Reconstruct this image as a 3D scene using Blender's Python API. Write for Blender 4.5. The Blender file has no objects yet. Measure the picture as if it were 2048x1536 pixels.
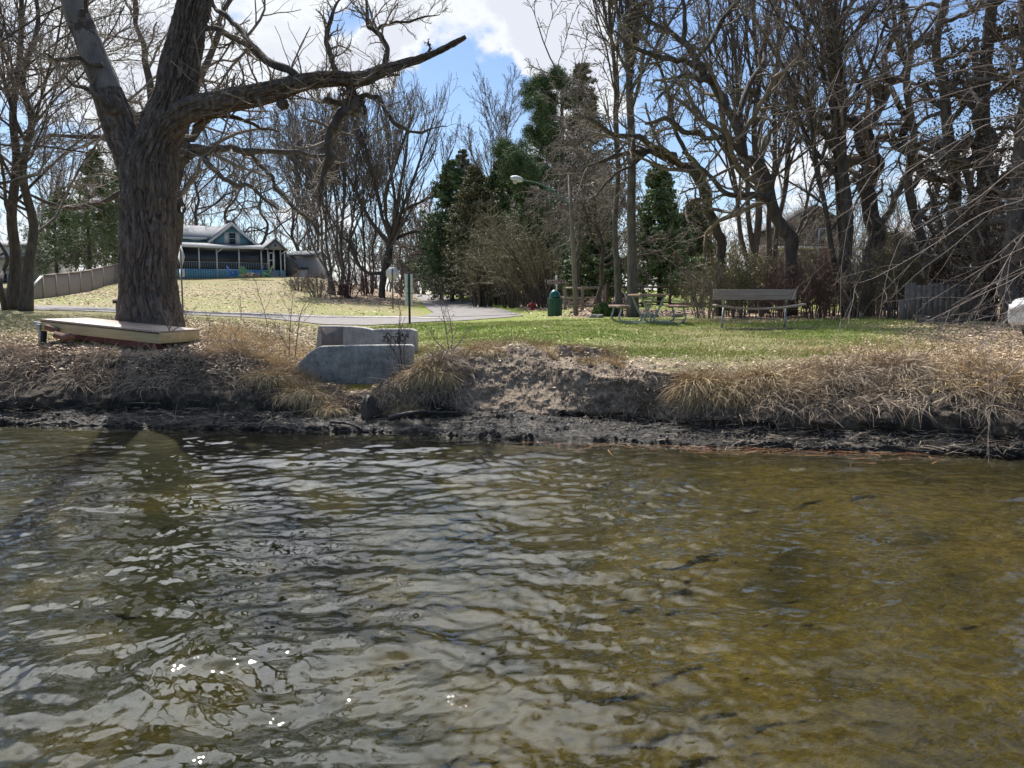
import bpy, math, random
import numpy as np
from mathutils import Vector, Matrix

# ---------------------------------------------------------------- camera, world, sun, exposure
scene = bpy.context.scene
CAM_Z = 1.7
PITCH = math.radians(6.0)
FPX = 1600.0
cam_data = bpy.data.cameras.new("camera")
cam = bpy.data.objects.new("camera", cam_data)
scene.collection.objects.link(cam)
cam.location = (0, 0, CAM_Z)
cam.rotation_euler = (math.radians(90) - PITCH, 0, 0)
cam_data.sensor_width = 36
cam_data.lens = FPX / 2048 * 36
cam_data.clip_start = 0.05
cam_data.clip_end = 2000
scene.camera = cam

SUN_EL, SUN_AZ = math.radians(53), math.radians(-24)      # azimuth clockwise from +Y
sun_dir = Vector((math.sin(SUN_AZ) * math.cos(SUN_EL), math.cos(SUN_AZ) * math.cos(SUN_EL), math.sin(SUN_EL)))
sun_data = bpy.data.lights.new("sun", 'SUN')
sun_data.energy = 5.0
sun_data.angle = math.radians(0.5)
sun_data.color = (1.0, 0.95, 0.88)
sun = bpy.data.objects.new("sun", sun_data)
sun.rotation_euler = sun_dir.to_track_quat('Z', 'Y').to_euler()
scene.collection.objects.link(sun)

scene.view_settings.view_transform = 'Standard'
scene.view_settings.look = 'None'
scene.view_settings.exposure = 0.45
scene.view_settings.gamma = 1.0
scene.render.engine = 'CYCLES'
scene.cycles.max_bounces = 6
scene.cycles.transparent_max_bounces = 12
scene.cycles.caustics_reflective = False
scene.cycles.caustics_refractive = False


def pix_dir(px, py):
    u = (px - 1024) / FPX
    v = (768 - py) / FPX
    return np.array([u, v * math.sin(PITCH) + math.cos(PITCH), v * math.cos(PITCH) - math.sin(PITCH)])


def W(px, py, d):
    "world point seen at photo pixel px,py at depth d"
    q = pix_dir(px, py)
    return np.array([q[0] / q[1] * d, d, CAM_Z + q[2] / q[1] * d])


world = bpy.data.worlds.new("World")
scene.world = world
world.use_nodes = True
wn, wl = world.node_tree.nodes, world.node_tree.links
wn.clear()


def N(nodes, typ, **kw):
    n = nodes.new(typ)
    for k, v in kw.items():
        if k.startswith('i_'):
            key = k[2:]
            n.inputs[int(key) if key.isdigit() else key].default_value = v
        else:
            setattr(n, k, v)
    return n


def wmath(op, a, b=None, clamp=False):
    n = wn.new('ShaderNodeMath'); n.operation = op; n.use_clamp = clamp
    for i, s in enumerate((a, b)):
        if s is None: continue
        if isinstance(s, (int, float)): n.inputs[i].default_value = s
        else: wl.new(s, n.inputs[i])
    return n.outputs[0]


sky = N(wn, 'ShaderNodeTexSky', sky_type='NISHITA', sun_disc=False)
sky.sun_elevation = SUN_EL
sky.sun_rotation = SUN_AZ
sky.air_density = 1.0; sky.dust_density = 0.4; sky.ozone_density = 2.0
tc = N(wn, 'ShaderNodeTexCoord')
sep = N(wn, 'ShaderNodeSeparateXYZ'); wl.new(tc.outputs['Generated'], sep.inputs[0])
zz = wmath('MAXIMUM', wmath('ADD', sep.outputs[2], 0.22), 0.12)
cx = wmath('DIVIDE', sep.outputs[0], zz); cy = wmath('DIVIDE', sep.outputs[1], zz)
comb = N(wn, 'ShaderNodeCombineXYZ'); wl.new(cx, comb.inputs[0]); wl.new(cy, comb.inputs[1])
n1 = N(wn, 'ShaderNodeTexNoise', i_Scale=1.3, i_Detail=10.0, i_Roughness=0.60, i_Distortion=0.3)
wl.new(comb.outputs[0], n1.inputs['Vector'])
n2 = N(wn, 'ShaderNodeTexNoise', i_Scale=4.2, i_Detail=9.0, i_Roughness=0.62)
wl.new(comb.outputs[0], n2.inputs['Vector'])
dens = wmath('ADD', wmath('MULTIPLY', n1.outputs[0], 0.95), wmath('MULTIPLY', n2.outputs[0], 0.42))


wob = N(wn, 'ShaderNodeTexNoise', i_Scale=5.0, i_Detail=7.0, i_Roughness=0.62); wl.new(tc.outputs['Generated'], wob.inputs['Vector'])
wsub = N(wn, 'ShaderNodeVectorMath', operation='SUBTRACT'); wl.new(wob.outputs['Color'], wsub.inputs[0]); wsub.inputs[1].default_value = (.5, .5, .5)
wsc = N(wn, 'ShaderNodeVectorMath', operation='SCALE'); wl.new(wsub.outputs[0], wsc.inputs[0]); wsc.inputs['Scale'].default_value = 0.22
wdir = N(wn, 'ShaderNodeVectorMath', operation='ADD'); wl.new(tc.outputs['Generated'], wdir.inputs[0]); wl.new(wsc.outputs[0], wdir.inputs[1])
wnrm = N(wn, 'ShaderNodeVectorMath', operation='NORMALIZE'); wl.new(wdir.outputs[0], wnrm.inputs[0])


def blob(px, py, cosr_in, cosr_out, amt):
    q = pix_dir(px, py); q = q / np.linalg.norm(q)
    vm = N(wn, 'ShaderNodeVectorMath', operation='DOT_PRODUCT'); wl.new(wnrm.outputs[0], vm.inputs[0])
    vm.inputs[1].default_value = tuple(q)
    mr = N(wn, 'ShaderNodeMapRange', interpolation_type='SMOOTHSTEP')
    mr.inputs['From Min'].default_value = math.cos(math.radians(cosr_out)); mr.inputs['From Max'].default_value = math.cos(math.radians(cosr_in))
    mr.inputs['To Min'].default_value = 0; mr.inputs['To Max'].default_value = amt
    wl.new(vm.outputs['Value'], mr.inputs['Value'])
    return mr.outputs[0]


bias = None
for b in [(955, 185, 1.0, 6.0, -0.34), (905, 262, 1.0, 6.0, -0.32), (1000, 230, 1, 5, -.2), (1450, 60, 1, 9, -0.34), (1330, 140, 1, 4, -.15), (1850, 60, 1, 8, -0.28), (1760, 350, 1, 4, -0.15),
          (690, 25, .4, 2.4, -0.26), (480, 300, 1, 5.0, -0.26), (640, 290, 1, 5.0, -0.28), (780, 250, 1, 5.0, -0.30), (55, 290, 1, 3.5, -0.2), (430, 45, .5, 3, -.16), (1300, 290, 1, 4, -.2), (760, 470, 1, 4, -.2),
          (820, 150, 2, 6, 0.22), (600, 60, 2, 10, 0.10), (1110, 40, 2, 6, 0.26), (945, 300, .6, 2.2, 0.42), (1010, 60, 1, 4, .14), (150, 200, 3, 12, .06),
          (750, -700, 8, 34, 0.13)]:
    o = blob(*b)
    bias = o if bias is None else wmath('ADD', bias, o)
dens = wmath('ADD', dens, bias)
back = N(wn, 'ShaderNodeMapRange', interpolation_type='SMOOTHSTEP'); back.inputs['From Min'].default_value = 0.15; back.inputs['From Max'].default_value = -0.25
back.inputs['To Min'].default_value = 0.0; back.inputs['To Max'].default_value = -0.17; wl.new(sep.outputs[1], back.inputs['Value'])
dens = wmath('ADD', dens, back.outputs[0])      # unseen sky behind the camera, cleared of cloud to deepen shade on the bank
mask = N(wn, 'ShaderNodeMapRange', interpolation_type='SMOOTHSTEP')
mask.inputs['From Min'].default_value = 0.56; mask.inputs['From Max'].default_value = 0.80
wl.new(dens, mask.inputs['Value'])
core = N(wn, 'ShaderNodeMapRange')
core.inputs['From Min'].default_value = 0.60; core.inputs['From Max'].default_value = 1.0
wl.new(dens, core.inputs['Value'])
ccol = N(wn, 'ShaderNodeValToRGB'); wl.new(core.outputs[0], ccol.inputs[0])
e = ccol.color_ramp.elements
e[0].position = 0.0; e[0].color = (0.70, 0.78, 0.92, 1)
e[1].position = 0.3; e[1].color = (1.0, 1.0, 1.02, 1)
e2 = ccol.color_ramp.elements.new(0.52); e2.color = (0.92, 0.965, 1.0, 1)
e3 = ccol.color_ramp.elements.new(0.80); e3.color = (0.80, 0.83, 0.92, 1)
cgain = N(wn, 'ShaderNodeMix', data_type='RGBA', blend_type='MULTIPLY'); cgain.inputs[0].default_value = 1
wl.new(ccol.outputs[0], cgain.inputs[6])
sdot = N(wn, 'ShaderNodeVectorMath', operation='DOT_PRODUCT'); wl.new(tc.outputs['Generated'], sdot.inputs[0]); sdot.inputs[1].default_value = tuple(sun_dir)
smr = N(wn, 'ShaderNodeMapRange', interpolation_type='SMOOTHSTEP'); smr.inputs['From Min'].default_value = math.cos(math.radians(36)); smr.inputs['From Max'].default_value = math.cos(math.radians(4))
smr.inputs['To Min'].default_value = 7.5; smr.inputs['To Max'].default_value = 36.0; wl.new(sdot.outputs['Value'], smr.inputs['Value'])
wl.new(smr.outputs[0], cgain.inputs[7])      # clouds glow more towards the sun
skyg = N(wn, 'ShaderNodeMix', data_type='RGBA', blend_type='MULTIPLY'); skyg.inputs[0].default_value = 1
wl.new(sky.outputs[0], skyg.inputs[6]); skyg.inputs[7].default_value = (0.90, 0.95, 1.03, 1)
mixc = N(wn, 'ShaderNodeMix', data_type='RGBA')
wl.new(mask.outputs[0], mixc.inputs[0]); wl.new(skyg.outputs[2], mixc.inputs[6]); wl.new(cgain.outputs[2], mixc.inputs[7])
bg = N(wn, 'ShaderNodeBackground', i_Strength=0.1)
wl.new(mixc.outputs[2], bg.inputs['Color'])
wo = N(wn, 'ShaderNodeOutputWorld'); wl.new(bg.outputs[0], wo.inputs[0])

# ---------------------------------------------------------------- helpers
COL = scene.collection


def tag(o, label=None, cat=None, group=None, kind=None):
    if label: o['label'] = label
    if cat: o['category'] = cat
    if group: o['group'] = group
    if kind: o['kind'] = kind
    return o


def empty(name, loc, rz=0.0, label=None, cat=None, group=None, rx=0.0, ry=0.0):
    o = bpy.data.objects.new(name, None); COL.objects.link(o)
    o.empty_display_size = 0.2
    o.location = tuple(float(v) for v in loc); o.rotation_euler = (rx, ry, rz)
    return tag(o, label, cat, group)


def copy_tree(o, parent=None):
    c = o.copy(); COL.objects.link(c)
    if parent: c.parent = parent
    for ch in list(o.children): copy_tree(ch, c)
    return c


def hash2(ix, iy, seed):
    h = (ix.astype(np.int64) * 374761393 + iy.astype(np.int64) * 668265263 + seed * 1442695041) & 0xffffffff
    h = ((h ^ (h >> 13)) * 1274126177) & 0xffffffff
    h = (h ^ (h >> 16)) & 0xffffff
    return h / float(0xffffff)


def vnoise(x, y, seed=0):
    x = np.asarray(x, float); y = np.asarray(y, float)
    ix = np.floor(x); iy = np.floor(y); fx = x - ix; fy = y - iy
    fx = fx * fx * (3 - 2 * fx); fy = fy * fy * (3 - 2 * fy)
    a = hash2(ix, iy, seed); b = hash2(ix + 1, iy, seed); c = hash2(ix, iy + 1, seed); d = hash2(ix + 1, iy + 1, seed)
    return (a * (1 - fx) + b * fx) * (1 - fy) + (c * (1 - fx) + d * fx) * fy


def fbm(x, y, seed=0, octaves=4, gain=0.5):
    s = 0; a = 1; t = 0
    for i in range(octaves):
        s = s + a * (vnoise(x * 2 ** i, y * 2 ** i, seed + i * 17) - 0.5); t += a; a *= gain
    return s / t * 2          # about -1..1


def smooth(a, b, x):
    t = np.clip((x - a) / (b - a), 0, 1)
    return t * t * (3 - 2 * t)


def norm(v):
    return v / np.maximum(np.linalg.norm(v, axis=-1, keepdims=True), 1e-9)


class MB:
    "collects geometry that becomes one mesh object"
    def __init__(s): s.v = []; s.f4 = []; s.f3 = []; s.ng = []; s.n = 0; s.tint = []

    def add(s, v, f4=None, f3=None, tint=None):
        v = np.asarray(v, float).reshape(-1, 3)
        if f4 is not None and len(f4): s.f4.append(np.asarray(f4, np.int64) + s.n)
        if f3 is not None and len(f3): s.f3.append(np.asarray(f3, np.int64) + s.n)
        s.v.append(v); s.n += len(v)
        if tint is not None: s.tint.append(np.broadcast_to(tint, (len(v),)))
        return s

    def box(s, x0, x1, y0, y1, z0, z1, M=None, taper=0):
        v = np.array([(x, y, z) for z in (z0, z1) for y in (y0, y1) for x in (x0, x1)], float)
        if M is not None: v = np.array([M @ Vector(p) for p in v])
        return s.add(v, [(0, 2, 3, 1), (4, 5, 7, 6), (0, 1, 5, 4), (2, 6, 7, 3), (0, 4, 6, 2), (1, 3, 7, 5)])

    def bar(s, a, b, w, h):
        "box beam from a to b"
        a = Vector(a); b = Vector(b); d = b - a; L = d.length
        q = d.to_track_quat('Y', 'Z').to_matrix().to_4x4(); M = Matrix.Translation(a) @ q
        return s.box(-w / 2, w / 2, 0, L, -h / 2, h / 2, M)

    def prism(s, poly, y0, y1, axis='y', M=None):
        "poly of (a,b) extruded along axis"
        n = len(poly); vs = []
        for t in (y0, y1):
            for a, b in poly:
                vs.append({'y': (a, t, b), 'x': (t, a, b), 'z': (a, b, t)}[axis])
        if M is not None: vs = [tuple(M @ Vector(p)) for p in vs]
        base = s.n
        f4 = [(i, (i + 1) % n, n + (i + 1) % n, n + i) for i in range(n)]
        s.add(vs, f4)
        s.ng.append([base + i for i in range(n)][::-1]); s.ng.append([base + n + i for i in range(n)])
        return s

    def tubes(s, P, R, S=6, tint=None, caps=False):
        P = np.asarray(P, float); R = np.asarray(R, float)
        if P.ndim == 2: P = P[None]; R = R[None]
        n, K, _ = P.shape
        T = norm(np.gradient(P, axis=1))
        D = norm(P[:, -1] - P[:, 0])
        ref = np.where((np.abs(D[:, 2]) < 0.8)[:, None], np.array([0, 0, 1.0]), np.array([1.0, 0.05, 0]))[:, None, :]
        n1 = norm(np.cross(T, ref)); n2 = np.cross(T, n1)
        a = np.arange(S) / S * 2 * np.pi
        v = P[:, :, None] + R[:, :, None, None] * (np.cos(a)[None, None, :, None] * n1[:, :, None] + np.sin(a)[None, None, :, None] * n2[:, :, None])
        i = np.arange(n)[:, None, None] * K * S; k = np.arange(K - 1)[None, :, None] * S; j = np.arange(S)[None, None, :]; j2 = (j + 1) % S
        b = i + k
        f = np.stack([b + j, b + j2, b + S + j2, b + S + j], -1).reshape(-1, 4)
        if tint is not None: tint = np.repeat(np.asarray(tint, float).reshape(-1), K * S) if np.ndim(tint) else tint
        base = s.n
        s.add(v.reshape(-1, 3), f, tint=tint)
        if caps:
            for q in range(n):
                s.ng.append([base + q * K * S + jj for jj in range(S)][::-1]); s.ng.append([base + (q * K + K - 1) * S + jj for jj in range(S)])
        return s

    def rod(s, a, b, r, r2=None, S=10):
        r2 = r if r2 is None else r2
        return s.tubes(np.array([a, b], float), np.array([r, r2]), S, caps=True)

    def lathe(s, prof, S=28, c=(0, 0, 0)):
        a = np.arange(S) / S * 2 * np.pi; K = len(prof)
        v = [(c[0] + r * math.cos(t), c[1] + r * math.sin(t), c[2] + z) for r, z in prof for t in a]
        f = [(k * S + j, k * S + (j + 1) % S, (k + 1) * S + (j + 1) % S, (k + 1) * S + j) for k in range(K - 1) for j in range(S)]
        base = s.n; s.add(v, f)
        s.ng.append([base + j for j in range(S)][::-1]); s.ng.append([base + (K - 1) * S + j for j in range(S)])
        return s

    def build(s, name, mat, parent=None, smooth_=False, bevel=0):
        me = bpy.data.meshes.new(name)
        v = np.concatenate(s.v) if s.v else np.zeros((0, 3))
        f4 = np.concatenate(s.f4) if s.f4 else np.zeros((0, 4), np.int64)
        f3 = np.concatenate(s.f3) if s.f3 else np.zeros((0, 3), np.int64)
        ng = s.ng
        nl = f4.size + f3.size + sum(len(g) for g in ng); nf = len(f4) + len(f3) + len(ng)
        me.vertices.add(len(v)); me.vertices.foreach_set('co', v.astype(np.float32).ravel())
        me.loops.add(nl)
        loops = np.concatenate([f4.ravel(), f3.ravel()] + [np.array(g, np.int64) for g in ng]).astype(np.int32)
        me.loops.foreach_set('vertex_index', loops)
        tot = np.concatenate([np.full(len(f4), 4), np.full(len(f3), 3), np.array([len(g) for g in ng], int)]).astype(np.int32)
        st = np.concatenate([[0], np.cumsum(tot)[:-1]]).astype(np.int32)
        me.polygons.add(nf); me.polygons.foreach_set('loop_start', st)
        me.polygons.foreach_set('loop_total', tot)
        if smooth_: me.polygons.foreach_set('use_smooth', np.ones(nf, bool))
        if s.tint:
            t = np.concatenate(s.tint).astype(np.float32)
            at = me.attributes.new('tint', 'FLOAT', 'POINT'); at.data.foreach_set('value', t)
        me.update(calc_edges=True); me.validate()
        if mat: me.materials.append(mat)
        o = bpy.data.objects.new(name, me); COL.objects.link(o)
        if parent: o.parent = parent
        if bevel:
            m = o.modifiers.new('bevel', 'BEVEL'); m.width = bevel; m.segments = 2; m.limit_method = 'ANGLE'
        return o


MATS = {}


def mat(name, c1, c2=None, rough=0.8, scale=6.0, detail=6.0, bump=0.0, bscale=None, stretch=(1, 1, 1), metallic=0.0, spots=None, coord='Object', lo=0.35, hi=0.65, spec=0.5, tint=0.0, c3=None, rough_n=0.62):
    if name in MATS: return MATS[name]
    m = bpy.data.materials.new(name); m.use_nodes = True
    nt = m.node_tree; n = nt.nodes; l = nt.links
    b = n['Principled BSDF']; b.inputs['Roughness'].default_value = rough; b.inputs['Metallic'].default_value = metallic
    b.inputs['Specular IOR Level'].default_value = spec
    c2 = c2 or tuple(x * 0.75 for x in c1)
    t = N(n, 'ShaderNodeTexCoord'); mp = N(n, 'ShaderNodeMapping'); mp.inputs['Scale'].default_value = stretch
    l.new(t.outputs[coord], mp.inputs[0])
    no = N(n, 'ShaderNodeTexNoise', i_Scale=scale, i_Detail=detail, i_Roughness=rough_n); l.new(mp.outputs[0], no.inputs['Vector'])
    cr = N(n, 'ShaderNodeValToRGB'); l.new(no.outputs[0], cr.inputs[0])
    cr.color_ramp.elements[0].position = lo; cr.color_ramp.elements[0].color = (*c2, 1)
    cr.color_ramp.elements[1].position = hi; cr.color_ramp.elements[1].color = (*c1, 1)
    if c3:
        q = cr.color_ramp.elements.new((lo + hi) / 2 + 0.03); q.color = (*c3, 1)
    out = cr.outputs[0]
    if tint:
        at = N(n, 'ShaderNodeAttribute', attribute_name='tint')
        mr = N(n, 'ShaderNodeMapRange'); mr.inputs['To Min'].default_value = 1 - tint; mr.inputs['To Max'].default_value = 1 + tint
        l.new(at.outputs['Fac'], mr.inputs['Value'])
        mx = N(n, 'ShaderNodeMix', data_type='RGBA', blend_type='MULTIPLY'); mx.inputs[0].default_value = 1
        l.new(out, mx.inputs[6]); l.new(mr.outputs[0], mx.inputs[7]); out = mx.outputs[2]
    if spots:
        sp = N(n, 'ShaderNodeTexNoise', i_Scale=spots[0], i_Detail=4.0, i_Roughness=0.7); l.new(t.outputs[coord], sp.inputs['Vector'])
        mr = N(n, 'ShaderNodeMapRange'); mr.inputs['From Min'].default_value = spots[1]; mr.inputs['From Max'].default_value = spots[1] + 0.06
        l.new(sp.outputs[0], mr.inputs['Value'])
        mx = N(n, 'ShaderNodeMix', data_type='RGBA'); l.new(mr.outputs[0], mx.inputs[0]); l.new(out, mx.inputs[6]); mx.inputs[7].default_value = (*spots[2], 1); out = mx.outputs[2]
    l.new(out, b.inputs['Base Color'])
    if bump:
        nb = N(n, 'ShaderNodeTexNoise', i_Scale=bscale or scale * 3, i_Detail=8.0, i_Roughness=0.65); l.new(mp.outputs[0], nb.inputs['Vector'])
        bm = N(n, 'ShaderNodeBump', i_Strength=min(1, bump), i_Distance=0.02 * max(1, bump)); l.new(nb.outputs[0], bm.inputs['Height']); l.new(bm.outputs[0], b.inputs['Normal'])
    MATS[name] = m
    return m


# materials
M_bark = mat('bark_dark', (0.125, 0.103, 0.085), (0.042, 0.034, 0.028), 0.9, 10, bump=1.0, bscale=30, stretch=(1, 1, 0.25))
M_barkgrey = mat('bark_grey', (0.17, 0.15, 0.13), (0.07, 0.06, 0.052), 0.9, 10, bump=0.8, bscale=30, stretch=(1, 1, 0.3))
M_twig = mat('twig_brown', (0.27, 0.225, 0.18), (0.15, 0.12, 0.098), 0.85, 3)
M_twiggrey = mat('twig_grey', (0.21, 0.18, 0.155), (0.11, 0.09, 0.078), 0.85, 3)
M_twigred = mat('twig_red', (0.17, 0.10, 0.08), (0.09, 0.055, 0.05), 0.85, 3)
M_twigpale = mat('twig_pale', (0.27, 0.21, 0.17), (0.15, 0.115, 0.095), 0.7, 3)
M_bud = mat('bud_green', (0.30, 0.27, 0.06), (0.17, 0.16, 0.04), 0.7, 3, tint=0.35)
M_needle = mat('needle_green', (0.19, 0.25, 0.11), (0.09, 0.13, 0.06), 0.75, 0.9, tint=0.5)
M_needlebrown = mat('needle_olive', (0.22, 0.20, 0.11), (0.11, 0.115, 0.065), 0.75, 0.9, tint=0.5)
M_pine = mat('pine_needle', (0.14, 0.21, 0.08), (0.07, 0.11, 0.045), 0.7, 0.9, tint=0.5)
M_concrete = mat('concrete', (0.42, 0.41, 0.38), (0.15, 0.15, 0.14), 0.9, 5.0, detail=12.0, bump=1.0, bscale=40, spots=(14, 0.60, (0.08, 0.08, 0.075)), rough_n=.78, lo=.38, hi=.62)
M_concrete2 = mat('concrete_pale', (0.46, 0.43, 0.41), (0.22, 0.20, 0.19), 0.9, 5.0, detail=12.0, bump=0.8, bscale=40, spots=(11, 0.62, (0.14, 0.12, 0.11)), rough_n=.75)
M_concrete3 = mat('concrete_brown', (0.22, 0.185, 0.17), (0.13, 0.11, 0.10), 0.9, 4.0, bump=0.5, bscale=40)
M_paint = mat('black_spray_paint', (0.02, 0.02, 0.022), rough=0.7)
M_metal = mat('galvanised', (0.36, 0.39, 0.40), (0.22, 0.25, 0.26), 0.45, 14, metallic=0.6, bump=0.1)
M_signback = mat('sign_aluminium', (0.66, 0.67, 0.69), (0.58, 0.59, 0.61), 0.5, 3, metallic=0.0)
M_greenpost = mat('green_post', (0.02, 0.05, 0.035), (0.012, 0.03, 0.022), 0.6, 10)
M_steelpost = mat('steel_post', (0.20, 0.18, 0.16), (0.12, 0.10, 0.09), 0.6, 10)
M_can = mat('can_green', (0.012, 0.085, 0.06), (0.008, 0.06, 0.042), 0.33, 5)
M_candome = mat('can_dome', (0.015, 0.11, 0.10), (0.01, 0.08, 0.075), 0.22, 5)
M_redpaint = mat('red_paint', (0.35, 0.03, 0.025), (0.22, 0.02, 0.02), 0.5, 8)
M_maroon = mat('maroon_sign', (0.13, 0.02, 0.03), (0.10, 0.015, 0.025), 0.5, 8)
M_white = mat('white_paint', (0.72, 0.72, 0.70), (0.58, 0.58, 0.57), 0.6, 4)
M_poleswood = mat('pole_wood', (0.27, 0.235, 0.20), (0.15, 0.125, 0.105), 0.85, 8, bump=0.5, stretch=(4, 4, 0.3))
M_benchwood = mat('bench_plank', (0.34, 0.28, 0.24), (0.21, 0.17, 0.145), 0.8, 6, bump=0.3, stretch=(0.3, 4, 4))
M_redplank = mat('red_plank', (0.40, 0.25, 0.22), (0.28, 0.165, 0.145), 0.55, 6, bump=0.2, stretch=(4, 0.4, 4))
M_lumber = mat('pine_lumber', (0.52, 0.42, 0.24), (0.40, 0.31, 0.16), 0.65, 5, bump=0.2, stretch=(0.3, 3, 3), spots=(5, 0.70, (0.16, 0.09, 0.04)))
M_decking = mat('deck_boards', (0.42, 0.33, 0.27), (0.26, 0.19, 0.155), 0.45, 5, bump=0.2, stretch=(5, 0.5, 1))
M_redbeam = mat('faded_red', (0.17, 0.05, 0.04), (0.09, 0.03, 0.024), 0.8, 6, bump=0.3)
M_brick = mat('brick', (0.20, 0.11, 0.085), (0.12, 0.07, 0.055), 0.9, 12, bump=0.3)
M_fencetan = mat('fence_tan', (0.30, 0.25, 0.21), (0.22, 0.18, 0.15), 0.75, 3, stretch=(8, 8, 0.3))
M_railgrey = mat('rail_grey', (0.30, 0.25, 0.20), (0.17, 0.14, 0.11), 0.9, 8, bump=0.4)
M_raildark = mat('rail_dark', (0.09, 0.06, 0.045), (0.05, 0.035, 0.03), 0.9, 8, bump=0.4)
M_blue = mat('blue_siding', (0.22, 0.42, 0.48), (0.17, 0.34, 0.40), 0.7, 3, stretch=(1, 1, 12))
M_bluedark = mat('blue_porch', (0.12, 0.25, 0.32), (0.09, 0.20, 0.26), 0.7, 6, stretch=(12, 1, 1))
M_roof = mat('roof_shingle', (0.24, 0.25, 0.27), (0.16, 0.165, 0.18), 0.75, 8, bump=0.4, spec=0.3)
M_roofdark = mat('roof_dark', (0.08, 0.085, 0.10), (0.05, 0.052, 0.06), 0.8, 8, bump=0.4)
M_screen = mat('porch_screen', (0.015, 0.02, 0.028), (0.010, 0.013, 0.018), 0.35, 1.2)
M_glass = mat('window_glass', (0.03, 0.045, 0.06), (0.02, 0.03, 0.04), 0.08, 2)
M_chairblue = mat('chair_blue', (0.02, 0.12, 0.50), rough=0.5)
M_chairgreen = mat('chair_green', (0.16, 0.36, 0.18), rough=0.6)
M_greywall = mat('grey_siding', (0.27, 0.28, 0.30), (0.20, 0.21, 0.22), 0.8, 3, stretch=(1, 1, 10))
M_darkwall = mat('dark_siding', (0.08, 0.08, 0.085), (0.045, 0.045, 0.05), 0.8, 3, stretch=(1, 1, 10))
M_brickwall = mat('brick_wall', (0.09, 0.058, 0.052), (0.055, 0.036, 0.033), 0.85, 5, stretch=(1, 1, 4))
M_ladder = mat('ladder_metal', (0.6, 0.6, 0.6), rough=0.4, metallic=0.5)
M_rock = mat('stone', (0.30, 0.27, 0.25), (0.17, 0.15, 0.14), 0.9, 7, bump=0.8)
M_wetwood = mat('wet_wood', (0.06, 0.045, 0.035), (0.02, 0.016, 0.013), 0.5, 9, bump=1, stretch=(0.4, 3, 3))
M_log = mat('rotten_log', (0.16, 0.13, 0.10), (0.03, 0.024, 0.02), 0.9, 9, bump=1.5, spots=(4, 0.62, (0.36, 0.32, 0.26)))
M_carpaint = mat('car_white', (0.75, 0.76, 0.76), (0.70, 0.71, 0.72), 0.25, 2)
M_tyre = mat('tyre_rubber', (0.02, 0.02, 0.02), rough=0.8)
M_drygrass = mat('dry_grass', (0.52, 0.40, 0.225), (0.33, 0.235, 0.125), 0.75, 1.2, tint=0.55)
M_deadgrass = mat('dead_grass_grey', (0.42, 0.335, 0.245), (0.24, 0.18, 0.13), 0.8, 1.2, tint=0.5)
M_greengrass = mat('lawn_blades', (0.22, 0.31, 0.035), (0.37, 0.36, 0.11), 0.7, 0.35, tint=0.4, lo=0.42, hi=0.60)
M_leaf = mat('fallen_leaf', (0.62, 0.48, 0.35), (0.40, 0.27, 0.17), 0.7, 2.0, tint=0.5)
M_bush = mat('bush_green', (0.10, 0.16, 0.03), (0.05, 0.09, 0.02), 0.7, 6, tint=0.5)

# ---------------------------------------------------------------- terrain (one sheet: lake bed, mud shelf, bank, lawn, hill)
def Zy(y, d):
    return W(1024, y, d)[2]


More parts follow.
